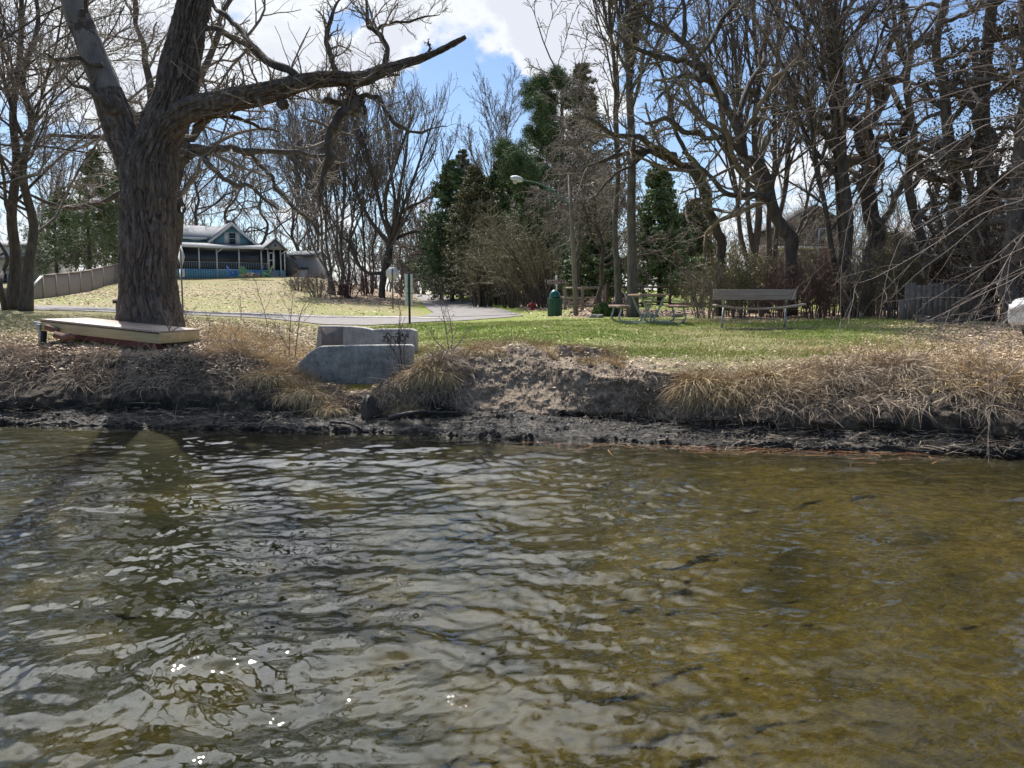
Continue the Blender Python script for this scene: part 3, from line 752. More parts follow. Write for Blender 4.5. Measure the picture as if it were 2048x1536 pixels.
p0 = on_ground(370, 29)
s1 = empty('road_sign', p0, math.radians(-52), 'diamond road sign seen from behind with a small plate, right of the big tree', 'road sign')
zt = W(370, 490, 29)[2] - p0[2]; zb_ = W(370, 537, 29)[2] - p0[2]; zc = (zt + zb_) / 2; hd = (zt - zb_) / 2
MB().prism([(0, zb_), (hd, zc), (0, zt), (-hd, zc)], -0.003, 0.003).build('diamond_panel', M_signback, s1)
MB().box(-0.30, 0.30, -0.003, 0.003, zb_ - 0.31, zb_ - 0.02).build('plate', M_signback, s1)
MB().box(-0.035, 0.035, -0.045, -0.005, -0.2, zt - 0.12).build('post', M_steelpost, s1)

p0 = on_ground(787, 46)
s2 = empty('stop_sign', p0, 0.06, 'octagonal stop sign seen from behind, in front of the dark tree trunk', 'stop sign')
zt = W(787, 534, 46)[2] - p0[2]; zb_ = W(787, 560, 46)[2] - p0[2]; zc = (zt + zb_) / 2; R8 = (zt - zb_) / 2 / math.cos(math.pi / 8)
MB().prism([(R8 * math.cos(math.pi / 8 + k * math.pi / 4), zc + R8 * math.sin(math.pi / 8 + k * math.pi / 4)) for k in range(8)], -0.004, 0.004).build('octagon_panel', M_signback, s2)
MB().box(-0.035, 0.035, -0.05, -0.006, -0.2, zt - 0.08).build('post', M_steelpost, s2)
MB().box(0.20, 0.29, -0.007, -0.004, zc - 0.10, zc - 0.07).build('sticker', M_paint, s2)

d_ = 23.8
p0 = W(818.5, 659, d_)
s3 = empty('parking_sign', p0, math.radians(28), 'dark green post with three small sign plates seen from behind, at the near road edge', 'sign post')
hz = lambda y: W(818.5, y, d_)[2] - p0[2]
for a, b in ((548, 571.5), (573, 586), (587.5, 610)):
    MB().box(-0.125, 0.125, -0.003, 0.003, hz(b), hz(a)).build('sign_plate', M_signback, s3, bevel=0.002)
MB().prism([(-0.035, -0.045), (-0.012, -0.012), (0.012, -0.012), (0.035, -0.045), (0.030, -0.05), (0.010, -0.02), (-0.010, -0.02), (-0.03, -0.05)], -0.25, hz(545.5), 'z').build('post', M_greenpost, s3)

# --- street name sign behind the litter bin
p0 = on_ground(1112.5, 33.5)
s4 = empty('street_sign', p0, 0.0, 'maroon street name sign on a pale post rising behind the green litter bin', 'street sign')
hz = lambda y: W(1112.5, y, 33.5)[2] - p0[2]
MB().rod((0, 0, -0.1), (0, 0, hz(551)), 0.032).build('post', M_signback, s4)
wS = px2m(36.5, 33.5)
MB().box(-wS / 2, wS / 2, -0.045, -0.038, hz(568), hz(560)).build('name_blade', M_maroon, s4)
zb_, zt = hz(568), hz(560)
mb = MB()
for (a, b, c, d) in ((-wS / 2, wS / 2, zt - 0.012, zt), (-wS / 2, wS / 2, zb_, zb_ + 0.012), (-wS / 2, -wS / 2 + 0.012, zb_ + 0.012, zt - 0.012), (wS / 2 - 0.012, wS / 2, zb_ + 0.012, zt - 0.012)):
    mb.box(a, b, -0.049, -0.0455, c, d)
mb.build('border', M_white, s4)
cu = bpy.data.curves.new('lettering', 'FONT'); cu.body = '5th/N  Bald Eagle  Blvd'; cu.size = 0.115; cu.extrude = 0.002; cu.align_x = 'CENTER'; cu.align_y = 'CENTER'
to = bpy.data.objects.new('lettering_curve', cu); COL.objects.link(to)
bpy.context.view_layer.update()
tm = bpy.data.meshes.new_from_object(to.evaluated_get(bpy.context.evaluated_depsgraph_get()))
COL.objects.unlink(to); bpy.data.objects.remove(to)
lo_ = bpy.data.objects.new('lettering', tm); COL.objects.link(lo_); tm.materials.append(M_white)
lo_.parent = s4; lo_.rotation_euler = (math.radians(90), 0, 0); lo_.location = (0, -0.050, (zb_ + zt) / 2)
wT = lo_.dimensions.x; lo_.scale.x = min(1.0, (wS - 0.05) / 0.72) if wT == 0 else (wS - 0.05) / wT
MB().box(-0.06, 0.03, -0.03, -0.02, hz(559.5), hz(552.5)).build('small_plate', M_white, s4)

# --- fire hydrant
p0 = on_ground(1063.5, 37)
hy = empty('fire_hydrant', p0, 0.2, 'red fire hydrant at the edge of the leaf litter left of the green bin', 'fire hydrant')
hh = px2m(18, 37)
mb = MB(); mb.lathe([(0.13, -0.15), (0.13, 0.05), (0.085, 0.055), (0.085, hh * 0.62), (0.10, hh * 0.63), (0.10, hh * 0.68), (0.085, hh * 0.70), (0.075, hh * 0.80), (0.045, hh * 0.90), (0.02, hh * 0.92), (0.02, hh)], 18); mb.build('barrel', M_redpaint, hy, smooth_=True)
for s in (-1, 1):
    MB().rod((s * 0.07, 0, hh * 0.56), (s * 0.15, 0, hh * 0.56), 0.045, S=12).build('side_nozzle', M_redpaint, hy)
MB().rod((0, -0.07, hh * 0.5), (0, -0.15, hh * 0.5), 0.06, S=12).build('front_nozzle', M_redpaint, hy)

# --- litter bin
p0 = W(1109.5, 637, 30.2)
bn = empty('litter_bin', p0, 0.0, 'dark green domed litter bin standing on the lawn beside the road', 'litter bin')
k = 30.2 / 1600
H_ = 57 * k; r_ = 14.2 * k
mb = MB(); mb.lathe([(r_ * 0.96, 0), (r_ * 0.97, 0.03), (r_ * 0.97, 0.55), (r_ * 0.985, 0.56), (r_ * 0.985, 0.61), (r_ * 0.97, 0.62), (r_ * 0.98, 40.5 * k - 0.04), (r_ * 1.03, 40.5 * k - 0.035), (r_ * 1.03, 40.5 * k), (r_ * 0.8, 40.6 * k)], 40); mb.build('body', M_can, bn, smooth_=False)
mb = MB()
for s in range(16):
    a = s / 16 * 2 * math.pi; ca, sa = math.cos(a), math.sin(a)
    mb.rod((ca * r_ * 0.985, sa * r_ * 0.985, 0.02), (ca * r_ * 0.985, sa * r_ * 0.985, 40.5 * k - 0.05), 0.010, S=5)
mb.build('ribs', M_can, bn)
prof = [(r_ * 0.80, 40.5 * k), (r_ * 0.80, 44 * k)] + [(r_ * 0.80 * math.cos(t), 44 * k + (H_ - 44 * k) * math.sin(t)) for t in np.linspace(0.05, 1.5, 12)]
MB().lathe(prof, 40).build('dome_lid', M_candome, bn, smooth_=True)
MB().box(-0.14, 0.14, r_ * 0.62, r_ * 0.815, 41.5 * k, 46 * k).build('flap', M_can, bn)

# --- lamp pole
p0 = W(1153, 631, 29.5)
lp = empty('lamp_pole', p0, 0.0, 'tall weathered wooden pole with a cobra head street lamp, right of the bin', 'street lamp')
top = W(1139, 350, 29.5) - p0
MB().tubes(np.array([[0, 0, -0.4], top * 0.33, top * 0.66, top]), np.array([0.10, 0.088, 0.075, 0.062]), 16, caps=True).build('pole', M_poleswood, lp, smooth_=True)
MB().rod((0.02, -0.10, 0), (0.02 + top[0] * 0.25, -0.095, top[2] * 0.25), 0.018).build('cable_conduit', M_steelpost, lp)
at_ = top * 0.78; hd_ = W(1046, 363, 29.5) - p0; hd_[1] -= 0.3
q = np.array([at_ * (1 - t) + hd_ * t + np.array([0, 0, 0.22 * math.sin(t * math.pi)]) for t in np.linspace(0, 1, 14)])
M_arm = mat('lamp_arm_green', (0.12, 0.22, 0.18), (0.08, 0.15, 0.13), 0.5, 6)
MB().tubes(q, np.full(14, 0.022), 8).build('arm', M_arm, lp, smooth_=True)
q2 = q[:9] + np.array([0, 0, -0.12]) * np.sin(np.linspace(0, math.pi, 9))[:, None]
MB().tubes(q2, np.full(9, 0.014), 6).build('arm_brace', M_arm, lp, smooth_=True)
mb = MB(); n_ = 14
ax = np.linspace(0, 1, n_); head = np.array([hd_ + np.array([-0.46 * t, 0, 0.10 * t]) for t in ax])
mb.tubes(head, 0.018 + 0.095 * np.sin(np.pi * np.clip(ax * 0.9 + 0.08, 0, 1)) ** 0.7, 14, caps=True)
ho = mb.build('lamp_head', M_signback, lp, smooth_=True)
M_lens = mat('lamp_lens', (0.55, 0.55, 0.5), rough=0.2)
mb = MB(); mb.lathe([(0.005, -0.10), (0.05, -0.085), (0.085, -0.04), (0.09, 0.0)], 16, c=tuple(hd_ + np.array([-0.28, 0, -0.03]))); mb.build('lens', M_lens, ho, smooth_=True)

# --- park bench
p0 = W(1508, 649, 18.6)
bench = empty('park_bench', p0, math.radians(-3), 'old park bench with one wide grey back board and a sagging plank seat', 'bench')
k = 18.6 / 1600
L2 = 81.5 * k
MB().box(-L2, L2, 0.02, 0.06, 49 * k, 69.5 * k).build('back_board', M_benchwood, bench, bevel=0.006)
xs = np.linspace(-L2 - 0.01, L2 + 0.10, 24); sag = lambda x: 0.34 + 0.085 * ((x / L2) ** 2)
mb = MB()
for y0, y1 in ((-0.42, -0.22), (-0.20, 0.0)):
    for a, b in zip(xs[:-1], xs[1:]):
        v = [(a, y0, sag(a)), (b, y0, sag(b)), (b, y1, sag(b)), (a, y1, sag(a)), (a, y0, sag(a) + 0.045), (b, y0, sag(b) + 0.045), (b, y1, sag(b) + 0.045), (a, y1, sag(a) + 0.045)]
        mb.add(v, [(0, 3, 2, 1), (4, 5, 6, 7), (0, 1, 5, 4), (2, 3, 7, 6), (0, 4, 7, 3), (1, 2, 6, 5)])
mb.build('seat', M_benchwood, bench)
for sx in (-61 * k, 62 * k):
    mb = MB(); mb.rod((sx - 0.03, 0.0, -0.15), (sx + 0.02, 0.07, 0.42), 0.028); mb.rod((sx + 0.02, 0.07, 0.42), (sx + 0.02, 0.075, 0.78), 0.028)
    lg = mb.build('leg', M_metal, bench)
    MB().rod((sx + 0.02, 0.07, 0.36), (sx + 0.02, -0.40, 0.345), 0.022).build('seat_bracket', M_raildark, lg)
pad = MB(); th = np.linspace(0, 2 * math.pi, 40)[:-1]
px_c = np.array([p0[0] + 0.15, p0[1] - 0.15])
rr = 1 + 0.12 * np.sin(th * 3) + 0.08 * np.sin(th * 7)
X = px_c[0] + 1.35 * rr * np.cos(th); Y = px_c[1] + 0.42 * rr * np.sin(th); Z = gz(X, Y) + 0.012
pad.v.append(np.array([[px_c[0], px_c[1], gz1(*px_c) + 0.02]] + [list(q) for q in zip(X, Y, Z)])); pad.n = 40
pad.f3.append(np.array([(0, 1 + i, 1 + (i + 1) % 39) for i in range(39)]))
M_dirt = mat('trodden_dirt', (0.17, 0.135, 0.11), (0.08, 0.062, 0.05), 0.95, 14, bump=1)
tag(pad.build('dirt_patch', M_dirt, smooth_=True), kind='structure')

# --- picnic table
p0 = W(1295, 646, 20.6)
tb = empty('picnic_table', p0, math.radians(1.5), 'picnic table with reddish plank tops on bent galvanised tube frames', 'picnic table')
Lt = 1.75
mb = MB()
for q in range(5): mb.box(-0.37 + q * 0.15, -0.37 + q * 0.15 + 0.14, -Lt / 2, Lt / 2, 0.70, 0.74)
mb.build('table_top', M_redplank, tb, bevel=0.005)
for s in (-1, 1):
    mb = MB(); c = s * 0.74
    for q in (-1, 0): mb.box(c + q * 0.15 + 0.005, c + q * 0.15 + 0.145, -Lt / 2, Lt / 2, 0.42, 0.46)
    mb.build('seat', M_redplank, tb, bevel=0.005)


def catmull(P, m=8):
    P = np.asarray(P, float); Q = np.vstack([2 * P[0] - P[1], P, 2 * P[-1] - P[-2]]); out = []
    for i in range(1, len(Q) - 2):
        for t in np.arange(m) / m:
            out.append(0.5 * ((2 * Q[i]) + (-Q[i - 1] + Q[i + 1]) * t + (2 * Q[i - 1] - 5 * Q[i] + 4 * Q[i + 1] - Q[i + 2]) * t * t + (-Q[i - 1] + 3 * Q[i] - 3 * Q[i + 1] + Q[i + 2]) * t ** 3))
    out.append(P[-1]); return np.array(out)


for yy in (-0.62, 0.62):
    for s in (-1, 1):
        path = catmull([(s * 0.29, yy, 0.69), (s * 0.16, yy, 0.38), (s * 0.045, yy, 0.15), (s * 0.075, yy, 0.05), (s * 0.20, yy, 0.022), (s * 0.55, yy, 0.022), (s * 0.72, yy, 0.03), (s * 0.83, yy, 0.13), (s * 0.80, yy, 0.28), (s * 0.77, yy, 0.41)], 6)
        MB().tubes(path, np.full(len(path), 0.026), 10, caps=True).build('tube_frame', M_metal, tb, smooth_=True)
    MB().bar((-0.33, yy, 0.68), (0.33, yy, 0.68), 0.05, 0.035).build('top_bracket', M_metal, tb)
    for s in (-1, 1): MB().bar((s * 0.62, yy, 0.405), (s * 0.9, yy, 0.405), 0.05, 0.03).build('seat_bracket', M_metal, tb)

# --- juniper bush: built with the plants below
# --- split rail fence
def rail_fence(pts, n_r, label, mt, h=0.95):
    root = empty('rail_fence', pts[0], 0, label, 'fence')
    o = np.array(pts[0])
    for p in pts:
        q = np.array(p) - o
        MB().box(q[0] - 0.06, q[0] + 0.06, q[1] - 0.06, q[1] + 0.06, q[2] - 0.3, q[2] + h).build('post', mt, root, bevel=0.01)
    rg_ = random.Random(4)
    for a, b in zip(pts[:-1], pts[1:]):
        for r in range(n_r):
            z = 0.22 + r * (h - 0.35) / max(1, n_r - 1)
            va = np.array(a) - o + np.array([0, -0.02, z + rg_.uniform(-.04, .04)]); vb = np.array(b) - o + np.array([0, -0.02, z + rg_.uniform(-.04, .04)])
            MB().tubes(np.array([va, (va + vb) / 2 + np.array([0, 0, rg_.uniform(-.02, .02)]), vb]), np.array([0.05, 0.055, 0.045]), 6, caps=True).build('rail', mt, root)
    return root


rail_fence([on_ground(1130, 35), on_ground(1164, 34), on_ground(1207, 34.5)], 3, 'short weathered split rail fence between the lamp pole and the round bush', M_railgrey, 1.05)
rail_fence([on_ground(1213, 38), on_ground(1284, 38), on_ground(1338, 37.5), on_ground(1400, 37.5), on_ground(1470, 37.5), on_ground(1560, 37.5), on_ground(1650, 37), on_ground(1725, 36.5)], 2, 'dark split rail fence running behind the picnic table and the thicket', M_raildark, 1.1)

# --- small barn shaped sign box behind the thin trunk
p0 = on_ground(1240, 33.5)
sb = empty('sign_box', p0, 0.1, 'small barn shaped brown board with white edging behind the left picnic seat', 'sign box')
k = 33.5 / 1600; w2 = 14 * k
out = [(-w2, 0.1), (w2, 0.1), (w2 * 0.98, 0.38), (w2 * 0.55, 0.72), (0, 0.86), (-w2 * 0.55, 0.72), (-w2 * 0.98, 0.38)]
M_brownboard = mat('brown_board', (0.11, 0.07, 0.06), (0.07, 0.045, 0.04), 0.8, 6)
MB().prism(out, 0, 0.35).build('box', M_brownboard, sb, bevel=0.01)
mb = MB()
for a, b in zip(out[2:-1], out[3:]): mb.bar((a[0], -0.02, a[1]), (b[0], -0.02, b[1]), 0.04, 0.05)
mb.build('edging', M_signback, sb)
t_ = np.linspace(0.2, 2 * math.pi - 0.2, 20); path = np.array([(0.13 + 0.09 * math.cos(a), -0.02, 0.40 + 0.13 * math.sin(a)) for a in t_])
mb = MB(); mb.tubes(path, np.full(20, 0.016), 5); mb.box(0.10, 0.15, -0.03, -0.004, 0.34, 0.46); mb.build('emblem', M_signback, sb)

# --- grey post box at left of big trunk
p0 = on_ground(240, 17.5)
mbx = empty('post_box', p0, 0.0, 'grey wooden post with a small capped box on top, left beside the big trunk', 'post box')
k = 17.5 / 1600
MB().prism([(-0.035, -0.2), (0.035, -0.2), (0.04, 0.42), (-0.05, 0.50), (-0.06, 0.42)], 0, 0.07).build('post', M_poleswood, mbx)
MB().box(-0.09, 0.12, -0.06, 0.14, 0.5, 0.57).build('cap_box', M_raildark, mbx, bevel=0.006)
MB().box(-0.07, 0.14, -0.07, 0.15, 0.575, 0.592).build('lid', M_white, mbx)

# --- tan privacy fence on the left hill
pts = []
fp = [(-260, 43, 24), (-120, 44, 24), (0, 46, 24), (70, 49, 24), (92, 50.5, 45), (118, 53, 44), (144, 56, 42), (167, 59, 41), (190, 62, 39.5), (213, 66, 37.5), (236, 70, 35), (262, 71.5, 34), (290, 73, 33)]
tops = []
o0 = on_ground(fp[3][0], fp[3][1])
pf = empty('board_fence', o0, 0, 'long tan board fence stepping up the hill at the left', 'fence')
P3 = []
for px, d, h in fp:
    q = on_ground(px, d); P3.append((q, px2m(h, d)))
for i, ((a, ha), (b, hb)) in enumerate(zip(P3[:-1], P3[1:])):
    a = a - o0; b = b - o0
    nb = max(6, int(np.linalg.norm(b - a) / 0.16)); mb = MB()
    for j in range(nb):
        t0, t1 = j / nb, (j + 0.93) / nb
        q0 = a * (1 - t0) + b * t0; q1 = a * (1 - t1) + b * t1; h0 = ha * (1 - t0) + hb * t0; h1 = ha * (1 - t1) + hb * t1
        up = np.array([0, 0, 1.0]); nrm = np.cross(b - a, up); nrm = nrm / np.linalg.norm(nrm) * 0.02
        v = [q0 - up * .1 - nrm, q1 - up * .1 - nrm, q1 + up * (h1 - .04) - nrm, q0 + up * (h0 - .04) - nrm, q0 - up * .1 + nrm, q1 - up * .1 + nrm, q1 + up * (h1 - .04) + nrm, q0 + up * (h0 - .04) + nrm]
        mb.add(v, [(0, 1, 2, 3), (5, 4, 7, 6), (3, 2, 6, 7), (1, 5, 6, 2), (4, 0, 3, 7)])
    mb.build('board_panel', M_fencetan, pf)
    mb = MB(); mb.bar(a + [0, 0, ha], b + [0, 0, hb], 0.12, 0.07); mb.bar(a + [0, -0.05, ha * 0.62], b + [0, -0.05, hb * 0.62], 0.05, 0.05); mb.build('top_rail', M_fencetan if i != 3 else M_white, pf)
for q, h in P3:
    q = q - o0
    MB().box(q[0] - 0.06, q[0] + 0.06, q[1] - 0.08, q[1] + 0.04, q[2] - 0.2, q[2] + h + 0.06).build('post', M_fencetan, pf)

# --- blue house on the hill
hb_ = W(352, 554, 76); hb_[2] = 3.95
he = W(578, 556, 81.5)
yaw = math.atan2(he[1] - hb_[1], he[0] - hb_[0])
LH = math.hypot(he[1] - hb_[1], he[0] - hb_[0])
ho = empty('blue_house', hb_, yaw, 'blue gabled house with a long dark screened porch on top of the grassy hill', 'house')
LX = LH


def hx(px):      # facade x for a photo column
    u = (px - 1024) / 1600
    c, s = math.cos(yaw), math.sin(yaw)
    return (u * hb_[1] - hb_[0]) / (c - u * s)


def hzz(px, py, off=0.0):    # height above base for a pixel on the facade plane (off = depth behind)
    x = hx(px); d = hb_[1] + x * math.sin(yaw) + off
    return W(px, py, d)[2] - hb_[2]


zf = 0.72; ze = 2.72
x_r = hx(575)
MB().box(0, x_r, 0, 0.1, -0.4, zf).build('porch_skirt', M_bluedark, ho)
MB().box(0.02, x_r - 0.02, 0.03, 2.3, zf, ze).build('screened_porch', M_screen, ho)
for px in (405, 440, 484, 528, 541, 553, 566, 574):
    MB().box(hx(px) - 0.06, hx(px) + 0.06, -0.04, 0.025, zf - 0.02, ze).build('porch_post', M_white, ho)
mb = MB(); mb.box(0, hx(541), -0.03, 0.02, zf + 0.62, zf + 0.68)
for x in np.arange(0.1, hx(541), 0.16): mb.box(x, x + 0.05, -0.02, 0.015, zf + 0.05, zf + 0.62)
M_rail = mat('porch_rail', (0.30, 0.33, 0.36), rough=0.7)
mb.build('railing', M_rail, ho)
mb = MB()
for x in np.arange(0.05, x_r, 0.22): mb.box(x, x + 0.14, -0.02, -0.002, -0.3, zf - 0.03)
mb.build('skirt_slats', M_blue, ho)
dr = MB(); xa, xb = hx(542), hx(552); dr.box(xa, xa + .1, -0.08, -0.045, zf, 2.45); dr.box(xb - .1, xb, -0.08, -0.045, zf, 2.45); dr.box(xa + .1, xb - .1, -0.08, -0.045, 2.35, 2.45); dr.box(xa + .1, xb - .1, -0.08, -0.045, zf + .9, zf + 1.0)
dr.build('screen_door', M_white, ho)
# porch roof (low slope)
mb = MB(); mb.prism([(-0.4, ze), (-0.4, ze + 0.12), (2.3, ze + 0.62), (2.3, ze + 0.1)], -0.35, hx(538), 'x'); mb.build('porch_roof', M_roof, ho)
mb = MB(); mb.box(-0.35, hx(538), -0.47, -0.40, ze - 0.02, ze + 0.13); gu = mb.build('gutter', M_white, ho)
for px in (440, 566):
    x = hx(px); mb = MB(); mb.rod((x, -0.1, -0.2), (x, -0.1, ze - 0.45), 0.045); mb.rod((x, -0.1, ze - 0.45), (x + 0.5, -0.42, ze - 0.05), 0.045); mb.build('downspout', M_white, gu)
# small gable over the door
xa, xb = hx(535), hx(573); xm = (xa + xb) / 2
MB().prism([(xa + .1, ze), (xb - .1, ze), (xm, ze + 0.95)], -0.42, 2.3).build('entry_gable', M_greywall, ho)
mb = MB()
for s, (x0, x1) in ((-1, (xa, xm)), (1, (xb, xm))): mb.prism([(x0 - (0.25 if s < 0 else -0.25), ze - 0.13), (x1, ze + 1.0), (x1, ze + 1.13), (x0 - (0.25 if s < 0 else -0.25), ze)], -0.55, 2.4)
mb.build('entry_roof', M_roof, ho)
MB().box(xm - .1, xm + .1, -0.45, -0.425, ze + .3, ze + .5).build('vent', M_paint, ho)
# gabled main block
xa, xb = hx(441), hx(526); xm = hx(481); zw = 3.15
za = hzz(433, 477, 2.3); zp = hzz(481, 447, 2.3)
MB().prism([(xa, zw - 0.6), (xb, zw - 0.6), (xb, za - 0.1), (xm, zp - 0.15), (xa, za - 0.1)], 2.3, 10).build('gable_wall', M_blue, ho)
sl = (zp - za) / (xm - xa)
mb = MB()
for s in (-1, 1):
    x0 = xa - 0.4 if s < 0 else xb + 0.4 + (0.9 if s > 0 else 0)
    z0 = zp - abs(x0 - xm) * sl
    mb.prism([(x0, z0 - 0.05), (xm, zp - 0.05), (xm, zp + 0.1), (x0, z0 + 0.1)], 1.95, 10.4)
mb.build('roof', M_roof, ho)
mb = MB()
for s in (-1, 1):
    x0 = xa - 0.4 if s < 0 else xb + 0.35
    z0 = zp - abs(x0 - xm) * sl
    mb.prism([(x0, z0 - 0.28), (xm, zp - 0.28), (xm, zp + 0.02), (x0, z0 + 0.02)], 1.90, 1.945)
mb.box(xa - .05, xa + .07, 2.22, 2.29, zw - .4, za - .15); mb.box(xb - .07, xb + .05, 2.22, 2.29, zw - .4, za - .15); mb.box(xa + .08, xb - .08, 2.23, 2.29, zw - .42, zw - .3)
mb.build('white_trim', M_white, ho)
x0, x1 = hx(466), hx(498); z0, z1 = hzz(481, 490, 2.3), hzz(481, 465, 2.3)
w_ = (x1 - x0)
win = MB().box(x0 + w_ * .27, x1 - w_ * .27, 2.24, 2.292, z0, z1).build('window', M_white, ho)
mb = MB(); mb.box(x0 + w_ * .31, x1 - w_ * .31, 2.225, 2.2395, z0 + .09, (z0 + z1) / 2 - .03); mb.box(x0 + w_ * .31, x1 - w_ * .31, 2.225, 2.2395, (z0 + z1) / 2 + .03, z1 - .09); mb.build('pane', M_glass, win)
for a, b in ((x0, x0 + w_ * .25), (x1 - w_ * .25, x1)):
    MB().box(a, b, 2.23, 2.285, z0 - .02, z1 + .02).build('shutter', M_white, ho)
# left wing
xl = hx(372); zr = hzz(400, 454, 6.5); zev = hzz(400, 477, 2.6)
MB().box(xl + .3, xa, 3.0, 9.5, 2.2, zev + 0.05).build('wing_wall', M_blue, ho)
MB().prism([(2.5, zev - .02), (2.5, zev + .12), (6.3, zr + .1), (10, zev + .1), (10, zev)], xl - 0.3, xm, 'x').build('wing_roof', M_roof, ho)
MB().box(xl - 0.3, xa - .42, 2.42, 2.49, zev - .08, zev + .1).build('wing_fascia', M_white, ho)
xc = hx(496); MB().box(xc - 0.42, xc + 0.42, 6.0, 6.8, zp - 1.5, hzz(496, 442, 6)).build('chimney', M_brickwall, ho)
MB().prism([(x_r, -0.3), (x_r + 1.4, -0.3), (x_r + 1.4, zf + .6), (x_r, ze + .1)], 0.4, 9).build('side_lean_to', M_darkwall, ho)
# steps
MB().prism([(-1.2, -0.3), (-1.2, 0.1), (-0.8, 0.1), (-0.8, 0.35), (-0.4, 0.35), (-0.4, zf - .1), (-0.03, zf - .1), (-0.03, -0.3)], hx(541), hx(556), 'x').build('steps', M_greywall, ho)

# ladder at the left of the porch
p0 = np.array(hb_) + np.array([-0.9, -0.6, -0.3])
la = empty('ladder', p0, yaw, 'silver ladder standing at the left end of the screened porch', 'ladder')
for x in (0, 0.42): MB().box(x, x + 0.05, 0, 0.05, 0, 2.6).build('side_rail', M_ladder, la)
for z in np.arange(0.25, 2.5, 0.3): MB().box(0.05, 0.42, 0.01, 0.04, z, z + 0.04).build('rung', M_ladder, la)

# garden chairs round the fire pit
def adirondack(mt):
    r = empty('garden_chair', (0, 0, 0), 0, 'x', 'garden chair')
    mb = MB()
    for i in range(5): mb.bar((-0.24 + i * 0.12, 0.10, 0.28), (-0.28 + i * 0.14, 0.42, 1.02 - abs(i - 2) * 0.05), 0.10, 0.02)
    mb.build('backrest', mt, r)
    mb = MB()
    for i in range(5): mb.box(-0.28, 0.28, -0.42 + i * 0.11, -0.33 + i * 0.11, 0.36 - i * 0.02, 0.385 - i * 0.02)
    mb.build('seat', mt, r)
    for s in (-1, 1):
        MB().box(s * 0.34 - 0.06, s * 0.34 + 0.06, -0.45, 0.30, 0.55, 0.575).build('armrest', mt, r)
        MB().box(s * 0.32 - 0.02, s * 0.32 + 0.02, -0.42, -0.33, 0, 0.55).build('leg', mt, r)
        MB().bar((s * 0.32, -0.30, 0.33), (s * 0.32, 0.45, 0.02), 0.03, 0.09).build('leg', mt, r)
    return r


for i, (px, d, rz, mt, lab) in enumerate(((469, 74.5, 1.7, M_chairblue, 'blue garden chair left of the fire pit pile on the hill'), (522, 74.5, -1.2, M_chairblue, 'blue garden chair right of the fire pit pile'),
                                         (492, 76.0, 3.1, M_chairgreen, 'green garden chair mostly hidden behind the fire pit pile'), (540, 74.0, -1.5, M_chairgreen, 'green garden chair at the right end near the porch door'))):
    c = adirondack(mt); c.location = tuple(on_ground(px, d)); c.location.z = max(c.location.z, 3.8); c.rotation_euler.z = rz; c['label'] = lab; c['group'] = 'garden chairs on the hill'; c.scale = (1.0, 1.0, 1.0)

# fire pit pile
rgp = np.random.default_rng(3); pc = on_ground(507, 74.3); pc[2] = max(pc[2], 3.8)
mb = MB(); n_ = 90
a = rgp.uniform(0, 6.28, n_); rr = rgp.uniform(0, 1, n_) ** .6 * 0.95; hh_ = (1 - rr) * 0.45 * rgp.uniform(0.3, 1, n_) + .05
c = np.stack([rr * np.cos(a), rr * np.sin(a) * .7, hh_], 1); dr_ = norm(np.stack([rgp.normal(0, 1, n_), rgp.normal(0, 1, n_), rgp.normal(0, .25, n_)], 1)) * 0.35
mb.tubes(np.stack([c - dr_, c, c + dr_], 1), np.repeat([[.03, .035, .025]], n_, 0), 5)
po = mb.build('brush_pile', M_railgrey); po.location = tuple(pc); tag(po, 'pile of brush and logs on the fire pit between the garden chairs', 'brush pile')

# grey garage right of the blue house
def simple_house(name, px0, px1, d, zbase, y_eave, y_peak, depth, wall, roof, label, cat, gable_front=True, yaw=0.0, over=0.35):
    a = W(px0, 560, d); b = W(px1, 560, d); w = b[0] - a[0]
    r = empty(name, (a[0], d, zbase), yaw, label, cat)
    ze = W(px0, y_eave, d)[2] - zbase; zp = W(px0, y_peak, d)[2] - zbase
    if gable_front:
        MB().prism([(0, -0.5), (w, -0.5), (w, ze), (w / 2, zp), (0, ze)], 0, depth).build('wall', wall, r)
        s = (zp - ze) / (w / 2); mb = MB()
        mb.prism([(-over, ze - over * s), (w / 2, zp), (w / 2, zp + .15), (-over, ze - over * s + .15)], -over, depth + over)
        mb.prism([(w + over, ze - over * s), (w / 2, zp), (w / 2, zp + .15), (w + over, ze - over * s + .15)], -over, depth + over)
        mb.build('roof', roof, r)
    else:
        MB().prism([(0, -0.5), (0, ze), (depth / 2, zp), (depth, ze), (depth, -0.5)], 0, w, 'x').build('wall', wall, r)
        s = (zp - ze) / (depth / 2); mb = MB()
        mb.prism([(-over, ze - over * s), (depth / 2, zp), (depth / 2, zp + .15), (-over, ze - over * s + .15)], -over, w + over, 'x')
        mb.prism([(depth + over, ze - over * s), (depth / 2, zp), (depth / 2, zp + .15), (depth + over, ze - over * s + .15)], -over, w + over, 'x')
        mb.build('roof', roof, r)
    return r, w, ze, zp


def add_window(r, x0, x1, z0, z1, y=0.0, frame=None):
    f = MB().box(x0, x1, y - 0.05, y - 0.004, z0, z1).build('window', frame or M_white, r)
    MB().box(x0 + .1, x1 - .1, y - 0.075, y - 0.054, z0 + .1, z1 - .1).build('pane', M_glass, f)


r, w, ze2, zp2 = simple_house('grey_garage', 578, 624, 88, 3.9, 512, 501, 7, M_greywall, M_roofdark, 'low grey garage with a dark roof right behind the blue house', 'garage', gable_front=False)
MB().box(0.3, w - .5, -0.04, -0.005, -.3, W(600, 538, 88)[2] - 3.9).build('garage_door', M_white, r)
MB().box(0.2, w - .3, -0.3, -0.06, W(600, 538, 88)[2] - 3.9, W(600, 536, 88)[2] - 3.85).build('awning', M_darkwall, r)
